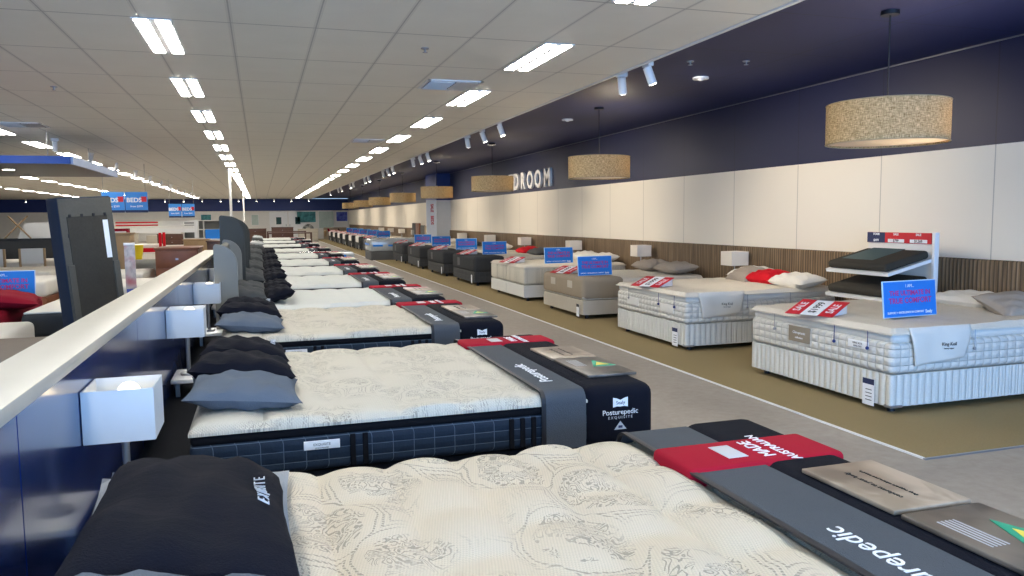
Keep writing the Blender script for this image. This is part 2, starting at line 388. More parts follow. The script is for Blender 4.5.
# ---------------------------------------------------------------- pendants
def make_pendant():
    r = empty('pendant_lamp')
    R, zt, zb = .42, -.665, -.955
    d = MB()
    def ring(rr):
        return lambda u, v: Vector((rr*math.cos(2*PI*u), rr*math.sin(2*PI*u), zb+(zt-zb)*v))
    d.grid(64, 1, ring(R)); d.grid(64, 1, ring(R-.006))
    d.build('drum_shade', 'linen', r)
    MB().cyl((0, 0, zb+.012), (0, 0, zb+.016), R-.008, seg=64).build('diffuser', 'drum_diff', r)
    for z in (zb, zt):
        m = MB(); m.grid(64, 8, lambda u, v: Vector(((R+.001+.0035*math.cos(2*PI*v))*math.cos(2*PI*u), (R+.001+.0035*math.cos(2*PI*v))*math.sin(2*PI*u), z+.0035*math.sin(2*PI*v))))
        bmesh.ops.remove_doubles(m.b, verts=m.b.verts, dist=.0002); m.build('rim', 'linen_trim', r)
    MB().cyl((0, 0, 0), (0, 0, -.03), .065, seg=24).build('canopy', 'black', r)
    MB().cyl((0, 0, -.03), (0, 0, zt+.02), .006, seg=8).build('rod', 'black', r)
    sp = MB(); sp.cyl((0, 0, zt+.03), (0, 0, zt-.07), .025)
    for k in range(3): a = k*2*PI/3; sp.cyl((0, 0, zt+.0), ((R-.006)*math.cos(a), (R-.006)*math.sin(a), zt), .003, seg=6)
    sp.build('spider', 'grey_metal', r)
    MB().sph((.0, -.0, zt-.12), .05).build('bulb', 'bulb', r)
    return r
pp = make_pendant()
for i in range(8):
    o = pp if i == 0 else copy_tree(pp)
    place(o, (4.44, 4.73+5.17*i, CZ+.03), 0, 'beige linen drum pendant lamp, %s from the viewer along the right beds' % ORD[i] if i else 'largest and nearest beige linen drum pendant lamp at upper right', 'linen drum pendants', 'pendant lamp')
    pl = bpy.data.lights.new('pendant_bulb', 'POINT'); pl.energy = 20 if i < 2 else 9; pl.color = (1, .86, .66); pl.shadow_soft_size = .06
    q = bpy.data.objects.new('pendant_bulb_light', pl); COL.objects.link(q); q.location = (4.44+.18, 4.73+5.17*i-.12, CZ-.78)

# ---------------------------------------------------------------- spotlights along the ceiling edge and elsewhere
def make_spot():
    r = empty('spotlight')
    MB().box(-.03, .03, -.06, .06, -.045, 0, .006).build('adapter', 'white_gloss', r)
    MB().tube([(0, 0, -.045), (0, 0, -.075)], .008).build('bracket', 'white_gloss', r)
    a = Vector((0, 0, -.07)); d = Vector((.35, -.12, -1)).normalized()
    MB().cyl(a-d*.02, a+d*.15, .042, seg=20).build('lamp_body', 'white_gloss', r)
    MB().cyl(a+d*.151, a+d*.153, .034, seg=20).build('lens', 'spot_glow', r)
    return r
def spot_beam(y, e=75):
    d_ = bpy.data.lights.new('track_spot_beam', 'SPOT'); d_.energy = e; d_.color = (1, .86, .68); d_.spot_size = math.radians(110); d_.spot_blend = .9; d_.shadow_soft_size = .25
    q = bpy.data.objects.new('track_spot_beam', d_); COL.objects.link(q); q.location = (3.72, y, 2.58)
    q.rotation_euler = Vector((1, .0, -.48)).to_track_quat('-Z', 'Y').to_euler()
spot = make_spot(); n_sp = 0
for y in (-.4, 2.1, 7.3, 12.5, 17.7, 22.8, 28.0, 33.2, 38.3, 44, 50): spot_beam(y, 150)
sp_y = [6.89, 7.46, 11.78, 12.79, 13.8, 17.34, 18.21, 19.1, 22.2, 23.1, 24.0, 27.3, 28.5, 32, 33.2, 37, 38.4, 43]
for i, y in enumerate(sp_y):
    o = spot if i == 0 else copy_tree(spot)
    place(o, (3.60, y, CZ+.03), (.1, 1.2, -.4)[i % 3], 'white cylinder spotlight on the blue ceiling edge, %s from the viewer' % ORD[i], 'white track spotlights right', 'spotlight')
for i in range(12):
    o = copy_tree(spot); y = 15.5+3.1*i
    place(o, (-3.35, y, CZ), 2.2+.5*(i % 3), 'white spotlight beside the left light row, %s from the viewer' % ORD[i], 'white spotlights left', 'spotlight')
for i in range(16):
    o = copy_tree(spot)
    place(o, (-14+1.15*i, 56.4, CZ), -1.2, 'tiny white spotlight in front of the far navy band, %s from the left' % ORD[i], 'far wall spotlights', 'spotlight')
# vents, emergency light, detectors
def vent(x, y, lab):
    r = empty('ceiling_vent', (x, y, CZ), 0, lab, 'ceiling vent', 'square ceiling vents')
    f = MB()
    for k in range(4): f.box(-.29+k*.02, .29-k*.02, -.29+k*.02, -.28+k*.02, -.010, 0)
    f.box(-.3, .3, -.3, -.27, -.012, 0); f.box(-.3, .3, .27, .3, -.012, 0); f.box(-.3, -.27, -.3, .3, -.012, 0); f.box(.27, .3, -.3, .3, -.012, 0)
    f.build('frame', 'white_gloss', r, smooth=False)
    box('recess', 'black', -.27, .27, -.27, .27, -.004, -.002, r, smooth=False)
    s = MB()
    for k in range(7):
        s.box(-.26, .0, -.012, .012, -.003, .003, mat=Matrix.Translation((0, -.22+k*.073, -.012)) @ Matrix.Rotation(1.1, 4, 'X'))
        s.box(-.012, .012, -.26, .26, -.003, .003, mat=Matrix.Translation((.04+k*.034, 0, -.012)) @ Matrix.Rotation(1.1, 4, 'Y'))
    s.build('louvre', 'white_gloss', r, smooth=False)
vent(2.02, 8.45, 'square slatted ceiling vent just left of the second right hand light')
vent(1.95, 14.8, 'small slatted ceiling vent farther down the ceiling, left of the lights')
vent(-3.3, 13.4, 'slatted ceiling vent above the blue canopy corner')
def sprink(x, y, z, lab):
    r = empty('sprinkler', (x, y, z), 0, lab, 'sprinkler', 'ceiling sprinklers')
    MB().cyl((0, 0, 0), (0, 0, -.008), .035).cyl((0, 0, -.008), (0, 0, -.035), .008).build('stem', 'grey_metal', r)
    MB().cyl((0, 0, -.035), (0, 0, -.038), .022).build('deflector', 'grey_metal', r)
sprink(1.39, 6.7, CZ, 'small metal sprinkler head in the ceiling left of the nearest right light')
sprink(-2.05, 9.6, CZ, 'small metal sprinkler head in the ceiling left of the low wall lights')
sprink(3.98, 6.75, CZ+.03, 'small sprinkler on the blue ceiling right of the nearest spotlights')
sprink(4.5, 6.6, CZ+.03, 'small white sprinkler on the blue ceiling left of the largest pendant')
for i, (x, y) in enumerate(((4.55, 7.5), (4.5, 11.2), (4.5, 15.3), (4.5, 20.5))):
    r = empty('emergency_light', (x, y, CZ+.03), .3, 'flat white emergency downlight on the blue ceiling, %s from the viewer' % ORD[i], 'emergency light', 'emergency downlights')
    MB().cyl((0, 0, 0), (0, 0, -.02), .085, seg=24).build('body', 'white_gloss', r)
    MB().sph((0, 0, -.02), .035, (1, 1, .5)).build('lens', 'white_print', r)

# ---------------------------------------------------------------- bed parts
def smooth_top(x0, x1, y0, y1, z0, z1, cx, cy, depth, nx, ny, r=.045, crown=.01):
    """quilted top: a puffed sheet whose rounded rim runs down to z0"""
    b = MB()
    def f(u, v):
        x = x0+(x1-x0)*u; y = y0+(y1-y0)*v
        e = min(x-x0, x1-x, y-y0, y1-y)
        k = 1 if e >= r else math.sqrt(max(0, 1-((r-e)/r)**2))
        q = abs(math.sin(PI*(x-x0)/cx))**.5*(1-.55*(1-abs(math.sin(PI*((y-y0)/cy+.5*(int((x-x0)/cx) % 2))))**.5)) if depth else 1
        wob = .003*math.sin(7*x+3*y)+.003*math.sin(11*y-4*x)
        z = z0+(z1-z0)*k - depth*(1-q)*k + (crown*math.sin(PI*u)*math.sin(PI*v)+wob)*k
        return Vector((x, y, z))
    def wp(t, n):   # finer near the ends
        return t
    g = b.grid(nx, ny, f)
    ring = [g[i][0] for i in range(nx+1)]+[g[nx][j] for j in range(1, ny+1)]+[g[i][ny] for i in range(nx-1, -1, -1)]+[g[0][j] for j in range(ny-1, 0, -1)]
    low = [b.b.verts.new((v.co.x, v.co.y, z0-.012)) for v in ring]; n = len(ring)
    for i in range(n): b.b.faces.new((ring[i], ring[(i+1) % n], low[(i+1) % n], low[i]))
    return b
def cover(x0, x1, y0, y1, zb, zt, r=.05, closed=False):
    """cloth band over a mattress: rounded top corners, hangs to zb on both long sides (and the foot if closed)"""
    b = MB()
    if closed:
        b.box(x0, x1, y0, y1, zb, zt, r, 5); return b
    prof = [(y0, zb), (y0, zt-r)]
    for k in range(1, 7): a = PI/2*k/6; prof.append((y0+r-r*math.cos(a), zt-r+r*math.sin(a)))
    for k in range(0, 6): a = PI/2*k/6; prof.append((y1-r+r*math.sin(a), zt-r+r*math.cos(a)))
    prof += [(y1, zt-r), (y1, zb)]
    inn = [(y+(.006 if y < (y0+y1)/2 else -.006), z-(.006 if z > zb+.01 else 0)) for y, z in prof]
    b.prism([(x0, y, z) for y, z in prof+inn[::-1]], (x1-x0, 0, 0)); return b
def pillow_pt(u, v, L, W, T, sgn, off=0.0):
    a = 2*u-1; c = 2*v-1
    pin = 1-.10*(1-abs(a)**2)*abs(c)**6; pin2 = 1-.08*(1-abs(c)**2)*abs(a)**6
    t = (max(0, 1-abs(a)**3.2)**.55)*(max(0, 1-abs(c)**3.2)**.55)
    w = .007*math.sin(7*a+4*c+L*9)+.006*math.sin(11*c-5*a)+.004*math.sin(19*a*c+6*c)
    return Vector((W/2*c*pin, L/2*a*pin2, sgn*(T/2*t+off*min(1, t*2.5))+w*t))
def add_pillow(parent, loc, rot, L=.66, W=.44, T=.15, skin='pillow_grey', sleeve=None, sl=(.1, .9), name='pillow', label='', cat='pillow', group=None, words=None, tilt=(0, 0, 0)):
    r = empty(name, loc, 0, label, cat, group); r.rotation_euler = rot
    b = MB()
    b.grid(22, 16, lambda u, v: pillow_pt(u, v, L, W, T, 1)); b.grid(22, 16, lambda u, v: pillow_pt(u, v, L, W, T, -1))
    bmesh.ops.remove_doubles(b.b, verts=b.b.verts, dist=.0004)
    b.build('filling', skin, r)
    if sleeve:
        s = MB(); a0, a1 = sl
        for sg in (1, -1): s.grid(20, 16, lambda u, v: pillow_pt(a0+(a1-a0)*u, v, L*1.015, W*1.02, T, sg, .006))
        s.build('sleeve', sleeve, r)
        if words:
            t_ = text('lettering', ' '.join(words) if L > .8 else words, .036, 'silver_print', r, (0, 0, 0), (1, 0, 0), (0, 1, 0), .001)
            for v_ in t_.data.vertices:     # laid on the curved cloth, reading from the near to the far end
                aa = (v_.co.x-.02)/(L/2); cc = .60-v_.co.y/(W/2)
                v_.co = pillow_pt((aa+1)/2, (cc+1)/2, L*1.015, W*1.02, T, 1, .014)+Vector((0, 0, v_.co.z))
    return r

def left_bed(detail=2, top='damask', q=(.225, .30), depth=.020, sleeve='navy_sleeve', side='navy_quilt', L=2.0, rb=.0):
    W = 1.60
    r = empty('display_bed')
    base = MB(); base.box(.02, L-.0, .02, W-.02, .07, .398, .03); base.build('base', 'dark', r)
    for x in (.12, L-.12):
        for y in (.12, W-.12): MB().cyl((x, y, 0), (x, y, .075), .03, .024).build('leg', 'black', r)
    box('mattress', side, 0, L-.02, 0, W, .40, .552, r, bev=.03, seg=4)
    box('piping_band', 'dark', .004, L-.024, .002, W-.002, .538, .584, r, bev=.02, seg=3)
    n = (116, 84) if detail == 2 else (60, 40)
    smooth_top(.0, L-.10, -.004, W+.004, .594, .630, q[0], q[1], depth, *n).build('pillow_top', top, r)
    g = cover(L-.52, L-.28-rb*.3, -.012, W+.012, .388, .645, .055).build('foot_sleeve', 'sleeve_grey', r, label='grey quilted cloth band')
    cover(L-.535, L-.515, -.014, W+.014, .387, .647, .055).build('sleeve_edging', 'black', g)
    k = cover(L-.29-rb*.3, L+.01, -.016, W+.016, .378, .650, .055, True).build('foot_cover', sleeve, r, label='black cloth end cover')
    D = L-2.03; c = cover(L-.54, L+.016, W-.50+rb, W-.26+rb, .56, .656, .02, True).build('red_band', 'red_band', r, label='red cloth strip with white print')
    text('lettering', 'AUSTRALIAN', .045, 'white_print', c, (D+1.86, W-.38+rb, .6575), (0, 1, 0), (-1, 0, 0), .001)
    text('lettering', 'MADE', .060, 'white_print', c, (D+1.80, W-.38+rb, .6575), (0, 1, 0), (-1, 0, 0), .001)
    box('badge', 'silver_print', D+1.66, D+1.73, W-.44+rb, W-.32+rb, .656, .658, c, bev=.001)
    # printed panels on the end cover
    pa = box('photo_panel', 'photo_a', D+1.79, D+2.04, .64, .99, .651, .664, r, bev=.004)
    box('photo_strip', 'photo_c', D+1.79, D+2.04, .86, .99, .6642, .6652, pa, smooth=False) if detail == 1 else None
    text('lettering', 'conforms to your body', .022, 'ink', pa, (D+1.88, .81, .665), (0, 1, 0), (-1, 0, 0), .0006)
    text('lettering', 'deep support where you need it', .016, 'ink', pa, (D+1.93, .81, .665), (0, 1, 0), (-1, 0, 0), .0006)
    pbn = box('photo_panel', 'photo_b', D+1.79, D+2.04, .17, .62, .651, .664, r, bev=.004)
    MB().prism([(D+1.90, .36, .664), (D+2.02, .36, .664), (D+1.96, .52, .664)], (0, 0, .002)).build('emblem', 'green', pbn, smooth=False)
    MB().prism([(D+1.925, .385, .666), (D+1.995, .385, .666), (D+1.96, .46, .666)], (0, 0, .001)).build('emblem_mark', 'gold_print', pbn, smooth=False)
    for j in range(5): box('print_line', 'silver_print', D+1.83+.012*j, D+1.834+.012*j, .40, .55, .664, .665, pbn, smooth=False)
    # lettering: grey band (read from the foot) and near side of end cover
    text('lettering', 'Posturepedic', .085, 'white_print', g, (D+1.60, .42, .6455), (0, 1, 0), (-1, 0, 0), .001)
    text('lettering', 'Posturepedic', .033, 'white_print', k, (D+1.865, -.0175, .530), (1, 0, 0), (0, 0, 1), .001)
    text('lettering', 'E X Q U I S I T E', .017, 'silver_print', k, (D+1.865, -.0175, .506), (1, 0, 0), (0, 0, 1), .001)
    lg = MB()
    pts = [(-.036, .022), (-.018, .018), (0, .010), (.018, .018), (.036, .022), (.036, -.022), (.018, -.018), (0, -.020), (-.018, -.018), (-.036, -.022)]
    lg.prism([(D+1.865+a, -.0175, .575+c_) for a, c_ in pts], (0, -.001, 0)); lo_ = lg.build('emblem', 'white_print', k, smooth=False)
    text('lettering', 'Sealy', .022, 'navy_print', lo_, (D+1.865, -.019, .573), (1, 0, 0), (0, 0, 1), .0006)
    tr = MB().prism([(D+1.835, -.0175, .452), (D+1.895, -.0175, .452), (D+1.865, -.0175, .490)], (0, -.001, 0)).build('emblem', 'silver_print', k, smooth=False)
    box('emblem_mark', 'navy_print', D+1.855, D+1.875, -.0195, -.0185, .459, .470, tr, smooth=False)
    # side label and vertical handles
    lb = box('side_label', 'white_print', .42, .56, -.006, .002, .490, .525, r, bev=.002)
    text('lettering', 'EXQUISITE', .014, 'ink', lb, (.49, -.0065, .51), (1, 0, 0), (0, 0, 1), .0004)
    text('lettering', 'posturepedic', .010, 'ink', lb, (.49, -.0065, .497), (1, 0, 0), (0, 0, 1), .0004)
    for x in (.60, .65, L-.68, L-.63, L-.58): box('handle_strap', 'dark', x, x+.022, -.008, .004, .41, .54, r, bev=.003)
    return r
LX = -.29
yl = [.86, 3.12, 5.40, 7.24, 9.42, 11.62, 14.1, 16.8, 20.0, 24.0, 28.0, 32.0]
proto_near = left_bed(2, q=(.215, .32), depth=.042)
proto_b2 = left_bed(2, 'damask2', (.27, .36), .022, L=1.95, rb=.16)
proto_b4 = left_bed(1, 'plain_knit', (.27, .40), .014, L=1.95, rb=.16)
lab = ['nearest bed, cream damask quilted top with grey, black and red foot sleeve', 'second bed in the left row, navy quilted side with white label under dark pillows',
       'third bed in the left row, pale patterned top with grey and black foot sleeve', 'fourth bed in the left row, plain white top beside the pale grey winged headboard',
       'fifth bed in the left row, plain white top beside the tall dark grey headboard']
for i, y in enumerate(yl):
    o = (proto_near, proto_b2, None, proto_b4)[i] if i in (0, 1, 3) else copy_tree(proto_b2 if i == 2 else proto_b4)
    place(o, (LX, y, 0), 0, lab[i] if i < 5 else 'white topped bed with dark base, %s from the viewer in the left row' % ORD[i], 'left row display beds', 'bed')
# pillows of the left row
n0 = 'in the left row'
def lp_pair(i, y, far=False):
    bd = ORD[i]
    if i == 0:
        add_pillow(None, (-.165, y+.90, .738), (-.06, math.radians(10), .02), .90, .43, .19, 'pillow_light', 'pillow_black', (.0, .875), label='big black sleeved pillow with light grey far end on the nearest bed', group='dark pillows', words='EXQUISITE')
        add_pillow(None, (-.185, y+1.03, .672), (0, math.radians(4), .02), .94, .50, .10, 'pillow_light', None, label='light grey pillow lying flat under the big black one, nearest bed', group='dark pillows')
        add_pillow(None, (-.17, y+.30, .755), (-.05, math.radians(8), -.04), .60, .46, .17, 'pillow_grey', None, label='grey pillow peeking in at the bottom edge of the nearest bed', group='dark pillows')
        return
    if i <= 2:
        add_pillow(None, (-.09, y+.34, .682), (.0, math.radians(6), .0), .50, .46, .115, 'pillow_grey', None, label='steel grey pillow at the near side of the %s bed %s' % (bd, n0), group='steel grey pillows')
        add_pillow(None, (-.10, y+.70, .702), (-.10, math.radians(7), .0), .56, .45, .14, 'pillow_black', 'pillow_black', (-.0, 1.0), label='black sleeved pillow beside the grey one on the %s bed %s' % (bd, n0), group='black sleeved pillows')
        add_pillow(None, (-.10, y+1.24, .690), (-.07, math.radians(8), .0), .56, .43, .14, 'pillow_grey', 'pillow_black', (.0, .97), label='black sleeved pillow at the far side of the %s bed %s' % (bd, n0), group='black sleeved pillows', words='EXQUISITE')
        return
    for j, dy in enumerate((.42, 1.16)):
        side = ('near', 'far')[j]
        add_pillow(None, (-.16, y+dy, .70), (0, math.radians(3), 0), .66, .40, .14, 'pillow_charcoal', None, label='charcoal pillow against the wall, %s side of the %s left row bed' % (side, bd), group='charcoal pillows')
        add_pillow(None, (.13, y+dy, .71), (0, math.radians(-14), .1), .62, .26, .12, 'pillow_black', None, label='rumpled black pillow, %s side of the %s left row bed' % (side, bd), group='rumpled black pillows')
for i, y in enumerate(yl[:8]): lp_pair(i, y)
for i, y in list(enumerate(yl))[8:]:
    add_pillow(None, (-.12, y+.45, .70), (0, .1, 0), .66, .42, .14, 'plastic' if i % 2 else 'pillow_charcoal', None, label='small far pillow on the %s bed of the left row' % ORD[i], group='far pillows')

# wrapped mattress end lying at the far foot of the row
r = empty('wrapped_mattress', (1.0, 19.2, 0), 0, 'plastic wrapped mattress with blue print at the foot of the far left beds', 'mattress', None)
box('wrapped_body', 'plastic', -.9, 1.1, -.5, .4, .30, .62, r, bev=.08, seg=4); box('support_box', 'grey_cloth', -.85, 1.05, -.45, .38, 0, .31, r, bev=.02)
for k in range(3): box('blue_print', 'blue', .55+.14*k, .62+.14*k, -.505, -.495, .35, .55, r, smooth=False)

# ---------------------------------------------------------------- shelf lamps on the low wall
def wall_lamp(y, lab):
    r = empty('table_lamp', (-.452, y, 0), 0, lab, 'lamp', 'white box lamps by the low wall')
    x0, x1, y0, y1, z0, z1, t = -.105, .105, -.0, .23, .697, .866, .004
    s = MB(); s.box(x0, x1, y0, y0+t, z0, z1); s.box(x0, x1, y1-t, y1, z0, z1); s.box(x0, x0+t, y0+t, y1-t, z0, z1); s.box(x1-t, x1, y0+t, y1-t, z0, z1)
    s.build('lamp_shade', 'lamp_shade', r, smooth=False)
    MB().cyl((0, .10, .46), (0, .10, .76), .012).cyl((0, .10, .455), (0, .10, .47), .05).build('lamp_stem', 'grey_metal', r)
    g = MB(); g.cyl((x0, .1, .78), (x1, .1, .78), .003, seg=6); g.build('shade_ring', 'grey_metal', r)
    MB().sph((0.02, .09, .838), .036).cyl((0.02, .10, .76), (0.02, .10, .80), .018).build('bulb', 'bulb', r)
    t_ = MB(); t_.box(-.09, .14, -.06, .30, .43, .455, .004); t_.build('shelf', 'white_gloss', r)
    for a in (-.06, .11): MB().box(a-.012, a+.012, .00, .024, 0, .43).build('leg', 'grey_metal', r, smooth=False)
    return r
wall_lamp(2.70, 'largest white open box lamp on the low navy wall, in front')
wall_lamp(5.02, 'second white open box lamp on the low navy wall')
wall_lamp(7.00, 'third white box lamp on the low wall beside the pale headboard')
wall_lamp(9.06, 'fourth white box lamp farthest along the low wall')

# winged headboards
def headboard(y, W, ztop, mat, lab, wing=.26, x=-.42):
    r = empty('winged_headboard', (x, y, 0), 0, lab, 'headboard', 'winged headboards')
    def arch(w_, z0, z1, rr, x0):
        pts = [(x0, z0), (x0+w_, z0)]
        for k in range(9): a = PI/2*k/8; pts.append((x0+w_-rr+rr*math.cos(a), z1-rr+rr*math.sin(a)))
        for k in range(9): a = PI/2*k/8; pts.append((x0+(w_-rr)*.9*(1-math.sin(a)), z1-.03*(1-math.cos(a))))
        return pts
    b = MB(); b.box(0, .07, .05, W-.05, .05, ztop-.03, .03, 4); b.build('back_panel', mat, r)
    for y0 in (0, W-.07):
        b = MB(); b.prism([(px, y0, pz) for px, pz in arch(wing, .05, ztop, wing*.9, 0)], (0, .07, 0)); b.build('wing', mat, r)
    for y0 in (.1, W-.14): box('leg', 'black', .01, .05, y0, y0+.04, 0, .05, r)
headboard(7.16, 1.77, 1.19, 'lt_grey', 'pale grey rounded winged headboard at the fourth left bed', .19, -.395)
headboard(9.34, 1.77, 1.45, 'md_grey', 'tall dark grey rounded winged headboard at the fifth left bed', .26, -.44)
headboard(11.54, 1.77, 1.42, 'md_grey', 'dark grey winged headboard just behind the tall one', .27, -.44)

# ---------------------------------------------------------------- right row beds
def ribbed(x0, x1, y0, y1, z0, z1, pitch=.062, amp=.007):
    b = MB(); pts = []
    def run(a, c, L):
        n = max(2, int(L/pitch)*6)
        for i in range(n):
            t = i/n; s = abs(math.sin(PI*t*int(L/pitch)))**.5*amp
            p = a.lerp(c, t); d = (c-a).normalized(); pts.append(p+Vector((d.y, -d.x))*(s-amp))
    A, B, C, D = Vector((x0, y0)), Vector((x1, y0)), Vector((x1, y1)), Vector((x0, y1))
    run(A, B, x1-x0); run(B, C, y1-y0); run(C, D, x1-x0); run(D, A, y1-y0)
    b.prism([(p.x, p.y, z0) for p in pts], (0, 0, z1-z0)); return b
def right_bed(kind):
    """head to the right (+x); local origin = foot corner nearest the viewer"""
    W = 1.62 if kind in ('white', 'white2') else 1.55 if kind == 'taupe' else 1.85; L = 1.86
    r = empty('display_bed')
    legs = [(.10, .10), (.10, W-.10), (L-.1, .1), (L-.1, W-.1)]
    for x, y in legs: MB().cyl((x, y, 0), (x, y, .07), .028, .02).build('leg', 'black', r)
    if kind in ('white', 'white2'):
        ribbed(.005, L, .005, W, .05, .275).build('base', 'rib_white', r, smooth=False)
        box('mattress', 'white_quilt', 0, L, 0, W, .278, .50, r, bev=.035, seg=4)
        t1 = box('mattress_border', 'pale_base', .01, L, .01, W-.01, .49, .565, r, bev=.035, seg=4)
        smooth_top(-.012, L, -.010, W+.01, .565, .600, .19, .26, .007, 60, 50, .03).build('topper', 'cream_knit', r)
        # topper corner folded over the near side
        b = MB()
        def fl(u, v):
            x = .13+.55*u+.10*v*(.55-u); drop = .27*v*(1-.14*u)
            y = -.018-.012*math.sin(PI*v)-.006*math.sin(9*u+2*v); z = .600-drop
            if v < .12: y = -.014*v/.12+.0; z = .604-.01*(v/.12)
            return Vector((x, y, z))
        b.grid(24, 14, fl); f_ = b.build('topper_flap', 'white_cloth', r, label='white topper end hanging over the side')
        mo = f_.modifiers.new('thick', 'SOLIDIFY'); mo.thickness = .012
        text('lettering', 'King Koil', .036, 'ink', f_, (.46, -.040, .475), (1, 0, -.03), (0, 0, 1), .0008)
        text('lettering', 'luxury topper', .016, 'ink', f_, (.46, -.040, .445), (1, 0, -.03), (0, 0, 1), .0008)
        for y in (.22, .56, 1.28): MB().cyl((-.010, y, .56), (-.012, y, .44), .003, seg=6).sph((-.012, y, .435), .013).build('tuft_cord', 'blue_deep' if y < 1 else 'grey_metal', r)
        for x in (.72, 1.25): MB().cyl((x, -.014, .56), (x, -.014, .43), .003, seg=6).sph((x, -.014, .425), .012).build('tuft_cord', 'grey_metal', r)
        if kind == 'white':
            lb = box('brand_patch', 'taupe', -.007, .002, .84, 1.10, .365, .49, r, bev=.002)
            text('lettering', 'Chiropractic', .030, 'white_print', lb, (-.008, .97, .44), (0, -1, 0), (0, 0, 1), .0008); text('lettering', 'collection', .024, 'white_print', lb, (-.008, .97, .40), (0, -1, 0), (0, 0, 1), .0008)
            lb = box('side_label', 'white_print', -.007, .002, .22, .42, .42, .475, r, bev=.002)
            text('lettering', 'KING KOIL', .020, 'ink', lb, (-.008, .32, .455), (0, -1, 0), (0, 0, 1), .0006); text('lettering', 'KING SIZE', .018, 'ink', lb, (-.008, .32, .434), (0, -1, 0), (0, 0, 1), .0006)
        else:
            for y in (.25, 1.05): box('side_label', 'pale_base', -.007, .002, y, y+.28, .36, .45, r, bev=.002)
        tg = MB().box(-.014, -.010, .14, .25, .03, .22).build('price_tag', 'white_print', r, smooth=False)
        box('tag_header', 'navy_print', -.0155, -.0142, .14, .25, .18, .22, tg, smooth=False)
        for k in range(4): box('tag_line', 'ink', -.0155, -.0142, .16, .22, .065+.025*k, .070+.025*k, tg, smooth=False)
        box('corner_guard', 'grey_metal', .0, .10, -.004, .06, .045, .062, r)
        # price cards lying on the foot edge
        cards(r, .02, .62, .606)
    elif kind == 'taupe':
        ribbed(.005, L, .005, W, .06, .255, .3, .003).build('base', 'beige_base', r, smooth=False)
        box('mattress', 'white_quilt', 0, L, 0, W, .26, .50, r, bev=.04, seg=4)
        smooth_top(.5, L, 0, W, .50, .545, .2, .26, .008, 50, 50, .04).build('pillow_top', 'cream_knit', r)
        box('foot_cover', 'taupe', -.012, .62, -.014, W+.01, .258, .565, r, bev=.07, seg=5)
        for y in (.35, 1.0): box('cover_print', 'beige_base', -.016, -.010, y, y+.18, .40, .50, r, bev=.002)
        tg = box('price_tag', 'white_print', -.016, -.012, .10, .19, .03, .20, r, smooth=False); box('tag_header', 'ink', -.018, -.0162, .10, .19, .16, .20, tg, smooth=False)
        cards(r, .10, .75, .569)
    elif kind == 'split':
        W = 1.95
        for y0 in (0, W/2+.004): ribbed(.005, L, y0+.005, y0+W/2-.004, .06, .26, .4, .003).build('base', 'pale_base', r, smooth=False)
        for y0 in (0, W/2+.004): box('mattress', 'damask2', 0, L, y0, y0+W/2-.004, .265, .56, r, bev=.05, seg=4)
        smooth_top(0, L, 0, W, .555, .59, .2, .3, .008, 50, 50, .04).build('pillow_top', 'cream_knit', r)
        cards(r, .05, .7, .597)
    else:
        ribbed(.005, L, .005, W, .07, .285, .9, .002).build('base', 'charcoal_quilt', r, smooth=False)
        box('mattress', 'charcoal_quilt', 0, L, 0, W, .29, .53, r, bev=.04, seg=4)
        smooth_top(.55, L, 0, W, .53, .58, .2, .3, .008, 50, 50, .04).build('pillow_top', 'cream_knit', r)
        box('foot_cover', 'charcoal', -.012, .66, -.014, W+.01, .27, .598, r, bev=.07, seg=5)
        box('cover_label', 'grey_cloth', -.018, -.010, W*.62, W*.62+.20, .36, .53, r, bev=.003)
        tg = box('price_tag', 'white_print', -.018, -.014, .12, .20, .05, .22, r, smooth=False)
        cards(r, .10, .9, .600)
    return r
def cards(r, x, y, z):
    for j, (m, dy, w_) in enumerate((('red_print', .27, .12), ('white_print', .125, .14), ('red_print', 0, .12))):
        mt = Matrix.Rotation(.42, 4, 'Z') @ Matrix.Rotation(-math.radians(17), 4, 'Y')
        c = MB(); c.box(0, .30, dy, dy+w_, 0, .004, mat=Matrix.Translation((x, y, z)) @ mt)
        co_ = c.build('price_card', m, r, smooth=False, label='white printed card' if m == 'white_print' else 'red printed card')
        p = Vector((x, y, z))+mt @ Vector((.15, dy+w_/2, .0045))
        text('lettering', 'SALE' if j != 1 else '$1999', .085, 'white_print' if m == 'red_print' else 'ink', co_, p, mt @ Vector((1, 0, 0)), mt @ Vector((0, 1, 0)), .0005, .001)
    cs = MB()
    mt = Matrix.Rotation(.42, 4, 'Z'); cs.prism([mt @ Vector((.10, .02, .0)), mt @ Vector((.28, .02, 0)), mt @ Vector((.28, .02, .078)), mt @ Vector((.10, .02, .028))], mt @ Vector((0, .34, 0)))
    st_ = cs.build('card_stand', 'white_gloss', r, smooth=False); st_.location = (x, y, z)
RX = 4.10
specs = [(4.25, 'white', 'nearest right hand bed, white quilted ensemble holding the large blue sign'), (6.99, 'white2', 'second bed in the right row, white quilted ensemble with hanging topper end'),
         (9.67, 'taupe', 'third bed in the right row with taupe foot cover'), (12.15, 'split', 'fourth bed in the right row, white split base ensemble'),
         (15.3, 'char', 'charcoal covered bed next to the split white bed'), (18.1, 'char', 'second charcoal covered bed in the right row'), (21.0, 'char', 'third charcoal covered bed in the right row'),
         (23.7, 'char', 'fourth charcoal covered bed, beside the white pilaster')]
ch = None; right = []
for i, (y, k, lb) in enumerate(specs):
    if k == 'char':
        if ch is None: ch = o = right_bed(k)
        else: o = copy_tree(ch)
    else: o = right_bed(k)
    place(o, (RX, y, .008), 0, lb, 'right row display beds', 'bed'); right.append(o)
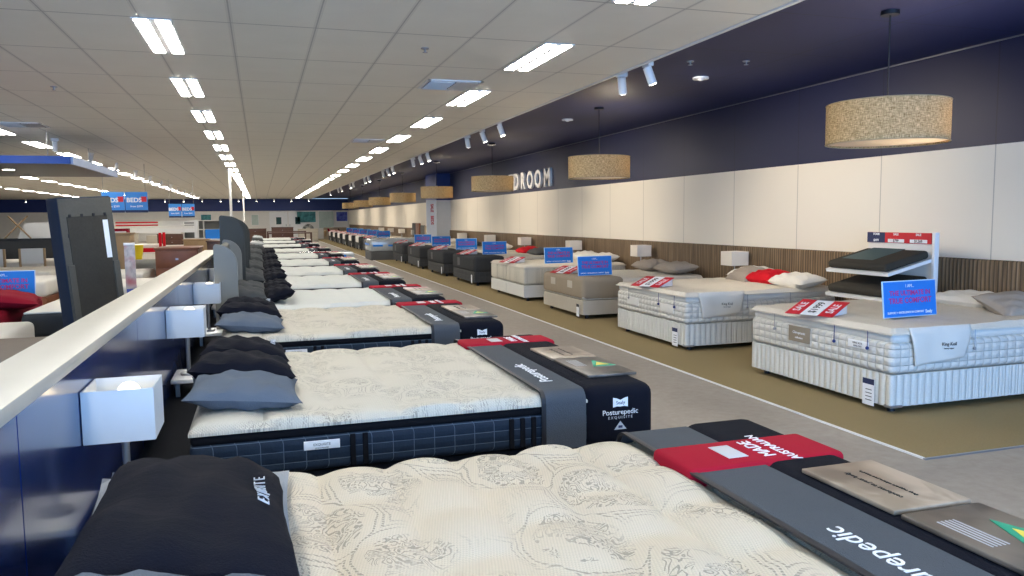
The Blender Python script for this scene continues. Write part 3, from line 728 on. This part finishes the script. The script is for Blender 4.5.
for i, y in enumerate((31.6, 34.6, 37.5, 40.4, 43.3, 46.2, 49.1)):
    o = copy_tree(ch); place(o, (RX, y, .008), 0, 'far dark covered bed, %s beyond the plastic wrapped one' % ORD[i], 'right row display beds', 'bed')
    if i > 0:
        for c_ in o.children:
            if c_.name.startswith(('cover_label', 'price_tag')): continue
        b = MB().box(-.03, .72, .25, 1.25, .33, .612, .04); b.build('white_runner', 'white_cloth', o, label='white cloth over the dark cover')
# wrapped bed by the carpet edge
r = empty('wrapped_bed', (3.45, 26.2, .0), 0, 'plastic wrapped bed with blue tape jutting out to the carpet edge', 'bed')
box('base', 'grey_cloth', .02, 2.1, .02, 1.5, .0, .30, r, bev=.02); box('mattress', 'plastic', 0, 2.1, 0, 1.52, .30, .72, r, bev=.06, seg=4)
for k in range(3): box('blue_tape', 'blue', .1+.5*k, .42+.5*k, -.006, .002, .46, .52, r, smooth=False)
box('blue_tape', 'blue', -.006, .002, .2, 1.3, .50, .56, r, smooth=False)
box('wood_panel', 'taupe', 1.0, 1.6, -.012, -.002, .02, .42, r, smooth=False)

# blue standing signs on the beds
def make_sign():
    r = empty('display_sign')
    w_, h_ = .53, .262
    box('backing', 'sign_edge', -w_/2-.008, w_/2+.008, .0, .008, 0, h_+.012, r, bev=.002)
    f = box('printed_face', 'blue', -w_/2, w_/2, -.003, .0, .006, h_+.004, r, smooth=False)
    text('lettering', 'I AM...', .034, 'white_print', f, (0, -.004, h_-.03), (1, 0, 0), (0, 0, 1), .0006)
    text('lettering', 'THE ULTIMATE IN', .052, 'sign_red', f, (0, -.004, h_-.083), (1, 0, 0), (0, 0, 1), .0006, .0012)
    text('lettering', 'TRUE COMFORT', .058, 'sign_red', f, (0, -.004, h_-.14), (1, 0, 0), (0, 0, 1), .0006, .0012)
    text('lettering', 'SUPPORT + EXCELLENCE IN COMFORT', .021, 'white_print', f, (-.05, -.004, .035), (1, 0, 0), (0, 0, 1), .0006, .0006)
    text('lettering', 'Sealy', .034, 'white_print', f, (.185, -.004, .033), (1, 0, 0), (0, 0, 1), .0006, .001)
    s = MB(); s.prism([(-.15, .008, 0), (.15, .008, 0), (.15, .10, 0), (-.15, .10, 0)], (0, 0, .004)); s.prism([(-.01, .008, .004), (-.01, .10, .004), (-.01, .008, .16)], (.02, 0, 0))
    s.build('easel', 'sign_edge', r, smooth=False)
    return r
sg = make_sign(); sgs = [(4.62, 4.62, .625, .08, 'on the nearest right hand bed'), (4.43, 10.0, .575, .10, 'on the taupe covered bed'), (4.86, 12.5, .600, .08, 'on the white split bed'),
     (4.72, 15.9, .615, .05, 'on the first charcoal covered bed'), (4.80, 18.6, .615, .05, 'on the second charcoal covered bed'), (4.80, 21.4, .615, .05, 'on the third charcoal covered bed'), (4.8, 24.0, .615, .05, 'on the fourth charcoal covered bed'),
     (-2.62, 9.45, .575, -.05, 'left of the low wall behind the red cover')]
for i, (x, y, z, a, d) in enumerate(sgs):
    o = sg if i == 0 else copy_tree(sg)
    place(o, (x, y, z), a, 'blue standing sign with pink lettering ' + d, 'blue bed signs', 'sign'); o.rotation_euler = (-.10, 0, a)
    if i == 7: o.scale = (1.15, 1, 1.15)
for i, y in enumerate((31.9, 34.9, 37.8, 40.7, 43.6)):
    o = copy_tree(sg); place(o, (4.75, y, .62), .05, 'tiny far blue sign, %s beyond the wrapped bed' % ORD[i], 'blue bed signs', 'sign')

# pillows right row
def rp(x, y, z, mat, lab, L=.66, W=.42, T=.15, rz=.0, ry=-.12, sl=None, sr=(.1, .9)):
    add_pillow(None, (x, y, z), (0, ry, rz), L, W, T, mat, sl, sr, label=lab, group='pillows on the right row beds')
rp(5.72, 4.62, .655, 'taupe_pillow', 'taupe grey pillow on the nearest right bed', L=.60, W=.40, T=.15, ry=-.35, rz=1.45)
rp(5.80, 5.15, .655, 'white_cloth', 'flat cream pillow at the head of the nearest right bed', ry=-.05, T=.12)
rp(5.60, 7.20, .672, 'white_cloth', 'white pillow at the near side of the second right bed', T=.15, L=.60, W=.36)
rp(5.62, 7.70, .672, 'white_cloth', 'red sleeved pillow on the second right bed', sl='red', sr=(.05, .95), L=.50, W=.36)
rp(5.58, 8.12, .672, 'taupe_pillow', 'taupe pillow with pale end on the second right bed', L=.44, W=.36, ry=-.4)
rp(5.80, 8.28, .672, 'white_cloth', 'white pillow behind the taupe one on the second right bed', L=.6)
rp(5.72, 10.05, .645, 'taupe_pillow', 'near taupe pillow on the third right bed', ry=-.1)
rp(5.72, 10.78, .645, 'taupe_pillow', 'far taupe pillow on the third right bed', ry=-.1)
rp(5.75, 12.7, .665, 'white_cloth', 'near white pillow on the split bed')
rp(5.75, 13.5, .665, 'white_cloth', 'far white pillow on the split bed')
for i, y in enumerate((15.3, 18.1, 21.0, 23.7)):
    rp(5.70, y+.5, .655, 'white_cloth' if i % 2 else 'grey_cloth', 'near %s pillow on the %s charcoal covered bed' % (('grey', 'white')[i % 2], ORD[i]))
    rp(5.70, y+1.3, .655, 'red' if i == 0 else 'charcoal', 'far %s pillow on the %s charcoal covered bed' % (('red' if i == 0 else 'charcoal'), ORD[i]))

# low flat slab with a folded cover between beds: dark foam samples on a rack
r = empty('sample_rack', (5.80, 5.57, 0), 0, 'white rack with two sloping shelves and a red and navy price header', 'display rack')
box('back_board', 'white_paint', .0, .02, .0, .80, .25, 1.16, r, bev=.002)
box('post', 'white_gloss', -.02, .03, -.035, .0, .0, 1.22, r, bev=.004)
hd = box('header', 'red_print', -.012, .0, .02, .80, 1.115, 1.215, r, smooth=False)
box('header_card', 'navy_print', -.014, -.0125, .57, .80, 1.116, 1.214, hd, smooth=False)
for k, yy in enumerate((.68, .43, .16)):
    text('lettering', ('FOAM', 'SALE', 'SALE')[k], .030, 'white_print', hd, (-.015, yy, 1.197), (0, -1, 0), (0, 0, 1), .0006, .0008)
    if k: box('price_box', 'white_print', -.0145, -.0125, yy-.10, yy+.10, 1.12, 1.152, hd, smooth=False)
    text('lettering', ('$499', '$799', '$1,269')[k], .034, 'white_print' if k == 0 else 'ink', hd, (-.0155, yy, 1.136), (0, -1, 0), (0, 0, 1), .0006, .0006)
def slope(z0, z1, th, x0, x1, y0, y1, nm, mt, par, bev=.0):
    b = MB(); a = math.atan2(z1-z0, x1-x0); L_ = math.hypot(x1-x0, z1-z0)
    b.box(0, L_, y0, y1, 0, th, bev, 4, mat=Matrix.Translation((x0, 0, z0)) @ Matrix.Rotation(-a, 4, 'Y')); return b.build(nm, mt, par)
for z0 in (.835, .60):
    slope(z0, z0+.12, .03, -.50, .0, .0, .80, 'shelf', 'white_gloss', r)
for k, z0 in enumerate((.868, .633)):
    q = empty('foam_sample', (5.80, 5.57, 0), 0, ('dark foam mattress sample with teal cover on the upper rack shelf', 'dark foam mattress sample on the lower rack shelf')[k], 'mattress sample', 'foam samples')
    slope(z0, z0+.12, .075, -.49, .0, .03, .79, 'foam_block', 'foam_dark', q, .03)
    if k == 0: slope(z0+.096, z0+.19, .004, -.40, -.02, .30, .70, 'teal_cover', 'teal', q)  # thin teal sheet over the foam block
    else: slope(z0+.09, z0+.165, .004, -.40, -.1, .2, .6, 'grey_cover', 'charcoal', q)

# bedside lamps on the right
def make_rlamp():
    r = empty('table_lamp')
    a, z0, z1, t = .125, .745, .925, .004
    s = MB(); s.box(-a, a, -a, -a+t, z0, z1); s.box(-a, a, a-t, a, z0, z1); s.box(-a, -a+t, -a+t, a-t, z0, z1); s.box(a-t, a, -a+t, a-t, z0, z1)
    s.build('lamp_shade', 'shade_t', r, smooth=False)
    MB().cyl((0, 0, .50), (0, 0, .515), .06, .05).sph((0, 0, .58), .035, (1, 1, 1.2)).sph((0, 0, .645), .028, (1, 1, 1.2)).cyl((0, 0, .5), (0, 0, .80), .009).build('lamp_base', 'grey_metal', r)
    MB().sph((0, 0, .83), .035).build('bulb', 'bulb_bright', r)
    return r
M['shade_t'] = m_trans('bedside_shade', (.80, .77, .72), .35)
def make_side():
    r = empty('bedside_table')
    b = MB(); b.box(-.17, .17, -.2, .2, .08, .50, .006); b.build('cabinet', 'white_gloss', r)
    for z in (.12, .31): d = box('drawer', 'white_gloss', -.182, -.17, -.185, .185, z, z+.17, r, bev=.003); box('handle', 'grey_metal', -.192, -.182, -.05, .05, z+.08, z+.09, d)
    for x in (-.14, .14):
        for y in (-.17, .17): MB().cyl((x, y, 0), (x, y, .08), .012).build('leg', 'black', r)
    return r
rl = make_rlamp(); rs = make_side()
for i, y in enumerate((8.78, 11.42, 14.28, 17.3, 20.2, 23.25, 27.8, 31.0, 34.0, 37.0, 40.0)):
    o = rl if i == 0 else copy_tree(rl); place(o, (5.86, y, .0), 0, 'white box shade lamp against the timber band, %s from the viewer' % ORD[i], 'bedside lamps right', 'lamp')
    o = rs if i == 0 else copy_tree(rs); place(o, (5.86, y, .008), 0, 'white bedside table under the %s lamp of the right wall' % ORD[i], 'bedside tables right', 'bedside table')

# lettering on the wall
r = empty('wall_sign', (WX-.006, 16.0, 2.24), 0, 'raised white BEDROOM lettering on the blue wall', 'sign')
x = 0
for k, (c_, dy) in enumerate(zip('BEDROOM', (3.08, 2.62, 2.14, 1.62, 1.10, .55, -.05))):
    text('letter', c_, .54, 'letter_white', r, (-.03, dy+.30, 0), (0, -1, 0), (0, 0, 1), .03, .016)

# banner by the pilaster
r = empty('price_banner', (5.42, 25.6, 0), 0, 'tall narrow white banner with red lettering by the pilaster', 'banner')
box('banner_board', 'white_print', -.17, .17, 0, .03, .0, 1.99, r, smooth=False)
text('lettering', 'SALE', .13, 'red_print', r, (0.02, -.002, 1.72), (0, 0, -1), (1, 0, 0), .002, .004); text('lettering', 'BEDS', .13, 'red_print', r, (0.02, -.002, 1.32), (0, 0, -1), (1, 0, 0), .002, .004)

# dark stacked boxes far right on beds
for i, (y, m, z) in enumerate(((28.9, 'grey_cloth', 1.12), (29.85, 'brown', 1.2), (30.6, 'grey_cloth', 1.2), (28.1, 'taupe', 1.1))):
    r = empty('tall_headboard', (5.86, y, 0), 0, 'tall %s upholstered headboard far down the right wall, %s' % (('grey', 'brown', 'charcoal', 'taupe')[i], ('before the brown one', 'second of the group', 'farthest of the group', 'nearest of the group')[i]), 'headboard', 'far headboards')
    box('panel', m, -.04, .04, 0, .72, .1, z, r, bev=.03); [box('leg', 'black', -.02, .02, k, k+.04, 0, .1, r) for k in (.05, .62)]

# white thin posts from the ceiling
for i, (x, y) in enumerate(((-.80, 24.3), (-.74, 40.0))):
    r = empty('post', (x, y, 0), 0, ('nearer', 'farther')[i]+' slim white service post rising to the ceiling', 'post', 'slim white posts')
    box('post_shaft', 'white_paint', -.035, .035, -.035, .035, 0, CZ, r, bev=.005); box('post_foot', 'white_gloss', -.09, .09, -.09, .09, 0, .06, r, bev=.005)

# ---------------------------------------------------------------- left department
# suspended blue canopy
r = empty('ceiling_canopy', (0, 0, 0), 0, 'suspended canopy with blue edge and dark underside at far left', 'canopy')
MB().box(-9, -2.78, 13.9, 17.9, 2.28, 2.40).build('canopy_slab', 'charcoal_paint', r, smooth=False) if False else None
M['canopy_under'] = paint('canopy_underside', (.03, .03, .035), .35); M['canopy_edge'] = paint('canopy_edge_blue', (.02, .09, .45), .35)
M['canopy_side_lit'] = paint('canopy_side_lit_blue', (.35, .50, .85), .35)  # paler than the front edge: light on this side is put into the colour
box('underside_panel', 'canopy_under', -9, -2.80, 13.92, 17.9, 2.30, 2.38, r, smooth=False)
box('front_fascia', 'canopy_edge', -9, -2.79, 13.88, 13.92, 2.30, 2.42, r, smooth=False); box('side_fascia', 'canopy_side_lit', -2.80, -2.76, 13.88, 17.92, 2.295, 2.42, r, smooth=False)
for k in range(2): MB().cyl((-4.1-k*1.3, 15.6, 2.30), (-4.1-k*1.3, 15.6, 2.295), .09).build('downlight', 'spot_glow', r)
for x in (-3.2, -6.5):
    for y in (14.3, 17.5): MB().cyl((x, y, 2.42), (x, y, CZ), .006, seg=6).build('hanger', 'grey_metal', r)

# leaning upturned bed base
r = empty('upturned_bed_base', (-1.385, 7.2, 0), 0, 'upturned dark bed base with grey border leaning upright behind the low wall', 'bed base')
rot = Matrix.Rotation(math.radians(-4), 4, 'Y') @ Matrix.Rotation(math.radians(40), 4, 'Z') @ Matrix.Diagonal((.62, .7, 1, 1))
def lb(n, m, *a, bev=.0, par=r, **k):
    return MB().box(*a, bev, 3, mat=rot).build(n, m, par, **k)
lb('side_frame', 'panel_side', -.14, .60, .0, .24, .02, 1.60, bev=.02)
f_ = lb('border', 'panel_border', -.13, .59, -.012, .0, .03, 1.59, bev=.004)
lb('felt_panel', 'underlay', -.045, .50, -.020, -.012, .10, 1.44, bev=.003)
for k in range(4): lb('fastener', 'black', -.02+.16*k, .01+.16*k, -.028, -.018, 1.435, 1.46)
lb('fastener', 'black', -.06, -.04, -.028, -.018, 1.27, 1.30)
cd_ = lb('paper_tag', 'white_print', .43, .50, -.024, -.020, 1.08, 1.40)
for sx in (-.12, .50): lb('corner_cover', 'panel_border', sx, sx+.09, -.035, -.012, .02, 1.05, bev=.01)

def simple_bed(x0, x1, y0, y1, zt, top, base, lab, bm=None, group='left department beds', pil=None):
    r = empty('bed', (x0, y0, 0), 0, lab, 'bed', group); W_, D_ = x1-x0, y1-y0
    box('base', base, 0.01, W_-.01, .01, D_-.01, .06, zt-.22, r, bev=.02)
    box('mattress', top, 0, W_, 0, D_, zt-.22, zt, r, bev=.05, seg=4)
    for a in (.08, W_-.08):
        for c_ in (.08, D_-.08): MB().cyl((a, c_, 0), (a, c_, .07), .025).build('leg', 'black', r)
    if pil:
        box('headrail', bm or base, -.03, .0, 0, D_, .06, zt+.35, r, bev=.01)
    return r
simple_bed(-2.9, -.95, 4.85, 6.2, .60, 'grey_brown', 'dark', 'bed with grey brown cover just behind the low wall at lower left') if 'grey_brown' in M else None
M['grey_brown'] = fabric('grey_brown_cover', (.20, .17, .145), .15, wr=1)
simple_bed(-2.9, -.95, 4.85, 6.2, .60, 'grey_brown', 'dark', 'bed with grey brown cover just behind the low wall at lower left')
simple_bed(-3.9, -1.95, 6.6, 7.9, .52, 'white_cloth', 'pale_base', 'white topped bed cut off at the left picture edge')
o = simple_bed(-2.12, -1.25, 8.1, 9.7, .56, 'charcoal', 'charcoal', 'black sided low bed beside the leaning base')
box('pale_cover', 'white_cloth', .02, .85, .03, 1.58, .555, .57, o, bev=.006, label='pale sheet on top')
simple_bed(-4.3, -2.35, 8.3, 9.9, .56, 'dark_red', 'dark', 'bed under a dark red cover at the left picture edge')
add_pillow(None, (-2.62, 8.85, .66), (0, .12, .2), .8, 1.0, .17, 'dark_red', None, name='cushion', label='large dark red cushion at the left picture edge', cat='cushion')
box('wooden_crate', 'dark_wood', 0, 0, 0, 0, 0, 0) if False else None
far_beds = [(-3.9, -2.85, 12.2, 13.6, .58, 'white_cloth', 'brown', 'brown framed bed left of the leaning base'), (-5.0, -3.2, 14.0, 15.6, .62, 'cream_knit', 'dark', 'cream topped bed under the canopy'),
            (-2.05, -1.05, 10.6, 12.0, .60, 'white_cloth', 'dark_wood', 'white topped dark sided bed beyond the poster stand'), (-2.7, -1.72, 13.0, 14.4, .60, 'white_cloth', 'charcoal', 'second white topped bed beyond the poster stand'),
            (-3.1, -1.7, 16.0, 17.4, .62, 'lt_grey', 'charcoal', 'pale grey topped bed behind the white ones'), (-6.4, -4.2, 17.5, 19.0, .62, 'white_cloth', 'brown', 'brown sided white bed far at the left edge')]
far_beds += [(-5.6, -3.7, 10.3, 11.7, .58, 'white_cloth', 'charcoal', 'white bed with charcoal base left of the blue sign'), (-6.9, -5.4, 13.9, 15.4, .6, 'taupe', 'dark_wood', 'taupe covered bed under the left end of the canopy')]
for f in far_beds: simple_bed(*f[:5], f[5], f[6], f[7])
# poster stand
r = empty('poster_stand', (-1.44, 9.86, 0), .25, 'slim upright poster stand with mixed photo print behind the low wall', 'poster stand')
box('board', 'photo_c', -.055, .055, 0, .015, .06, 1.12, r, smooth=False); box('print', 'art_blue', -.05, .05, -.002, 0, .45, .62, r, smooth=False); box('foot', 'grey_metal', -.12, .12, -.1, .12, 0, .02, r)
box('top_cap', 'white_gloss', -.06, .06, -.005, .02, 1.12, 1.15, r, bev=.005)
# dressers and cabinets
def cabinet(x0, x1, y0, y1, zt, mat, lab, nd=3, doors=False, name='dresser', cat='dresser'):
    r = empty(name, (x0, y0, 0), 0, lab, cat); W_, D_ = x1-x0, y1-y0
    box('carcass', mat, .0, W_, .015, D_, .06, zt-.03, r, bev=.004); box('top_board', mat, -.02, W_+.02, -.01, D_+.01, zt-.03, zt, r, bev=.004)
    for a in (.03, W_-.07):
        for c_ in (.05, D_-.08): box('leg', mat, a, a+.04, c_, c_+.04, 0, .06, r)
    if doors:
        for k in range(2): d = box('door', mat, .01+k*W_/2, W_/2-.005+k*W_/2, 0, .015, .08, zt-.05, r, bev=.003); box('handle', 'grey_metal', (W_/2-.05 if k == 0 else W_/2+.03), (W_/2-.03 if k == 0 else W_/2+.05), -.015, 0, zt*.5, zt*.5+.12, d)
    else:
        h = (zt-.12)/nd
        for k in range(nd): d = box('drawer', mat, .02, W_-.02, 0, .015, .08+k*h, .08+(k+1)*h-.012, r, bev=.003); box('knob', 'grey_metal', W_/2-.02, W_/2+.02, -.014, 0, .08+k*h+h*.45, .08+k*h+h*.55, d)
    return r
cabinet(-1.62, -.98, 13.6, 14.6, .96, 'brown', 'reddish brown dresser at the far end of the low wall')
cabinet(-1.05, -.72, 17.0, 18.0, .98, 'dark_wood', 'dark wooden dresser behind the reddish brown one')
cabinet(-2.72, -2.2, 15.2, 15.7, 1.19, 'wood', 'oak cabinet right of the leaning base', doors=True, name='cabinet', cat='cabinet')
cabinet(-1.75, -1.2, 20.0, 20.5, .95, 'wood', 'low oak cabinet below the near hanging signs', name='cabinet', cat='cabinet')
cabinet(-8.6, -4.1, 20.5, 21.2, 1.02, 'charcoal', 'long dark counter under the white play tent', nd=2, name='counter', cat='counter')
# play tent
r = empty('play_tent', (-4.98, 20.85, 1.02), 0, 'small white teepee style tent with crossed poles at far left', 'tent')
MB().prism([(-.36, -.2, 0), (.42, -.2, 0), (.26, -.2, .36), (-.2, -.2, .36)], (0, .4, 0)).build('canvas', 'white_cloth', r)
for a, c_ in ((-.62, -.12), (-.08, -.52)): MB().cyl((a, -.24, 0), (c_, -.24, .52), .018, seg=8).build('pole', 'wood', r)
for a, c_ in ((.05, .42), (.62, .30)): MB().cyl((a, .24, 0), (c_, .24, .50), .014, seg=8).build('pole', 'wood', r)
r = empty('globe_lamp', (-4.32, 20.9, 1.02), 0, 'round cream lamp beside the white tent', 'lamp'); MB().sph((0, 0, .2), .2).build('shade', 'cream_knit', r); MB().cyl((0, 0, 0), (0, 0, .04), .08).build('base', 'wood', r)
def chair(x, y, rz, lab):
    r = empty('wooden_chair', (x, y, 0), rz, lab, 'chair', 'wooden chairs at far left')
    box('seat', 'taupe', -.24, .24, -.22, .22, .42, .47, r, bev=.01)
    for a in (-.22, .18):
        for c_ in (-.2, .16): box('leg', 'wood', a, a+.04, c_, c_+.04, 0, .42 if c_ < 0 else .9, r, bev=.004)
    box('backrest', 'white_cloth', -.22, .22, .17, .20, .60, .90, r, bev=.012)
for i, x in enumerate((-5.6, -4.9, -4.2)): chair(x, 18.2 if i != 1 else 17.9, .2*i, 'wooden chair with cream backrest at far left, %s from the left' % ORD[i]) if False else None
chair(-4.1, 16.6, .1, 'wooden chair with cream backrest nearest the leaning base'); chair(-4.75, 16.5, 0, 'wooden chair with cream backrest at the left edge')
# table
r = empty('dining_table', (-3.5, 18.3, 0), 0, 'small oak table behind the wooden chairs', 'table'); box('tabletop', 'wood', -.5, .5, -.4, .4, .71, .75, r, bev=.005)
for a in (-.45, .4):
    for c_ in (-.35, .3): box('leg', 'wood', a, a+.05, c_, c_+.05, 0, .71, r)

# hanging blue signs
def hang(x0, x1, y, z0, z1, lab):
    r = empty('hanging_sign', ((x0+x1)/2, y, 0), 0, lab, 'sign', 'hanging blue signs'); w_ = (x1-x0)/2
    M.setdefault('hang_blue', paint('hang_blue', (.05, .26, .72), .4))
    for s in (0, 1):
        a = -w_+s*w_+.01; p = box('sign_panel', 'hang_blue', a, a+w_-.02, 0, .02, z0, z1, r, smooth=False); c_ = a+w_/2-.01; h = z1-z0
        box('navy_strip', 'navy_print', a, a+w_-.02, -.003, 0, z0, z0+.12*h, p, smooth=False)
        text('lettering', 'BEDS', h*.30, 'white_print', p, (c_-.1*w_, -.004, z0+.60*h), (1, 0, 0), (0, 0, 1), .002, .004); box('red_badge', 'red_print', c_+.20*w_, c_+.44*w_, -.004, 0, z0+.52*h, z0+.78*h, p, smooth=False)
        text('lettering', 'from $399', h*.13, 'white_print', p, (c_, -.004, z0+.30*h), (1, 0, 0), (0, 0, 1), .002, .001)
    for a in (-w_*.9, w_*.9): MB().cyl((a, .01, z1), (a, .01, CZ), .006, seg=6).build('hanger', 'grey_metal', r)
hang(-3.80, -2.72, 22, 1.61, 2.13, 'nearer pair of hanging blue signs with white lettering')
hang(-3.07, -2.2, 30, 1.50, 1.98, 'farther pair of hanging blue signs')

# far left goods: shelving, bunk beds
def shelves(x0, x1, y, zt, lab, n=4):
    r = empty('shelf_unit', (x0, y, 0), 0, lab, 'shelves', 'white shelf units'); W_ = x1-x0
    for a in (0, W_/2-.012, W_-.025): box('side_panel', 'white_paint', a, a+.025, 0, .4, 0, zt, r, smooth=False)
    for k in range(n+1): box('shelf', 'white_paint', 0, W_, 0, .4, k*(zt-.03)/n, k*(zt-.03)/n+.03, r, smooth=False)
    box('back_board', 'lt_grey', 0, W_, .39, .4, 0, zt, r, smooth=False)
shelves(-2.8, -1.35, 32, 1.40, 'white shelf unit below the farther hanging signs')
def bunk(x, y, mat, lab, W_=2.0, zt=1.4, two=True):
    r = empty('bunk_bed', (x, y, 0), 0, lab, 'bunk bed', 'bunk beds')
    for a in (0, W_):
        for c_ in (0, .95): box('corner_post', mat, a, a+.07, c_, c_+.07, 0, zt, r)
    for z in (.35, 1.0) if two else (.5,):
        box('side_rail', mat, 0, W_, .0, .04, z, z+.12, r); box('mattress', 'white_cloth', .05, W_, .05, .95, z+.05, z+.22, r, bev=.03)
    for z in (1.25, 1.33): box('guard_rail', mat, 0, W_, 0, .03, z, z+.04, r)
bunk(-5.1, 28, 'white_paint', 'white bunk bed frame in the far left department', 3.0, 1.38)
bunk(-3.9, 24.5, 'red', 'bright red low bunk bed below the hanging signs', 1.1, 1.05, False)
r = empty('red_shelf', (-4.2, 22.5, 0), 0, 'red and white bookcase beside the oak cabinet', 'bookcase')
box('carcass', 'dark_red', 0, .9, 0, .35, 0, 1.2, r); [box('shelf', 'white_paint', .04, .86, -.01, .0, z, z+.25, r, smooth=False) for z in (.2, .55, .88)]
r = empty('yellow_stool', (-2.78, 19.6, 0), 0, 'bright yellow tub stool beside the poster stand', 'stool'); MB().cyl((0, 0, .45), (0, 0, .85), .16, .22).build('seat', 'yellow', r); MB().cyl((0, 0, 0), (0, 0, .45), .04, .03).build('stem', 'grey_metal', r)
r = empty('blue_display', (-1.45, 27, 0), 0, 'small blue and white display stand near the slim posts', 'display stand'); box('stand_body', 'blue', -.25, .25, 0, .3, 0, 1.1, r); box('stand_card', 'white_print', -.2, .2, -.01, 0, .5, .8, r); box('top_card', 'blue_deep', .3, .7, 0, .02, 1.2, 1.45, r); box('card_pole', 'grey_metal', .48, .52, 0, .02, 0, 1.2, r)
r = empty('tall_unit', (-9.6, 40, 0), 0, 'row of pale furniture units along the far left', 'furniture'); [box('unit', 'beige_base', k*1.5, k*1.5+1.1, 0, .5, 0, .7+.25*(k % 3), r) for k in range(5)]
for i, (x, y, m, z) in enumerate(((-6.5, 36, 'wood', .9), (-4.4, 38, 'dark_wood', .8), (-2.2, 42, 'wood', 1.0), (-.9, 46, 'dark_wood', .9), (0.6, 47, 'dark_wood', .95), (2.2, 50, 'beige_base', .8))):
    cabinet(x, x+1.2, y, y+.5, z, m, 'far %s cabinet, %s from the left across the back' % (('oak', 'dark wood', 'oak', 'dark wood', 'dark wood', 'beige')[i], ORD[i]), name='cabinet', cat='cabinet')
# long tables near the far end of left row
for i, y in enumerate((38, 43)):
    r = empty('console_table', (.3, y, 0), 0, ('nearer', 'farther')[i]+' low dark console table past the end of the left bed row', 'table', 'console tables'); box('tabletop', 'dark_wood', 0, 2.0, 0, .5, .72, .78, r); box('shelf', 'white_paint', .05, 1.95, .05, .45, .4, .44, r)
    for a in (0, 1.94):
        for c_ in (0, .44): box('leg', 'dark_wood', a, a+.06, c_, c_+.06, 0, .72, r)
# back wall: doors, art, round piece, sofa
for i, x in enumerate((.62, 1.92)):
    d = box('door_%d' % (i+1), 'lt_paint' if 'lt_paint' in M else 'white_gloss', x, x+1.22, YB-.06, YB, 0, 1.96, smooth=False, **st)
    box('door_window', 'teal', x+.45, x+.80, YB-.07, YB-.06, 1.05, 1.55, d, smooth=False); box('door_handle', 'grey_metal', x+(.05 if i else 1.1), x+(.09 if i else 1.14), YB-.09, YB-.06, .9, 1.05, d)
def art(x0, x1, z0, z1, m, lab, name='wall_art', cat='picture'):
    r = empty(name, ((x0+x1)/2, YB-.06, z0), 0, lab, cat, 'back wall pictures'); w_ = (x1-x0)/2
    box('frame', 'white_gloss', -w_, w_, 0, .04, 0, z1-z0, r, smooth=False); box('canvas', m, -w_+.03, w_-.03, -.01, 0, .03, z1-z0-.03, r, smooth=False); return r
art(2.48, 3.82, 1.15, 1.95, 'art_teal', 'teal rectangular picture on the far back wall'); art(3.98, 5.06, .70, 1.97, 'art_pale', 'pale green tall picture on the far back wall')
art(5.22, 6.05, 1.20, 1.92, 'art_blue', 'bright blue picture at the right end of the back wall'); art(-3.9, -3.2, 1.3, 1.8, 'art_teal', 'small dark picture on the back wall left of the posts')
art(-.6, -.1, 1.0, 1.75, 'art_pale', 'small pale picture on the back wall by the posts')
r = empty('round_wall_decor', (3.25, YB-.08, .62), 0, 'round dark patterned decor leaning on the back wall under the teal picture', 'wall decor')
for a in (0,): MB().cyl((0, 0, 0), (0, .05, 0), .42, seg=32).build('disc', 'mirror_frame', r); MB().cyl((0, -.01, 0), (0, 0, 0), .2, seg=24).build('centre', 'ledge', r)
r = empty('rattan_sofa', (4.2, 55.6, 0), 0, 'low tan sofa in front of the back wall', 'sofa'); box('seat', 'taupe', 0, 1.6, 0, .8, .0, .42, r, bev=.05); box('backrest', 'taupe', 0, 1.6, .6, .8, .42, .8, r, bev=.05)
for a in (0, 1.45): box('armrest', 'wood', a, a+.15, 0, .8, .15, .6, r, bev=.03)
for i, a in enumerate((4.55, 5.25)): add_pillow(None, (a, 56.05, .56), (1.2, 0, 1.57), .4, .4, .12, 'dark_red' if i == 0 else 'dark_wood', None, name='cushion', label=('left red cushion', 'right brown cushion')[i]+' on the far tan sofa', cat='cushion')
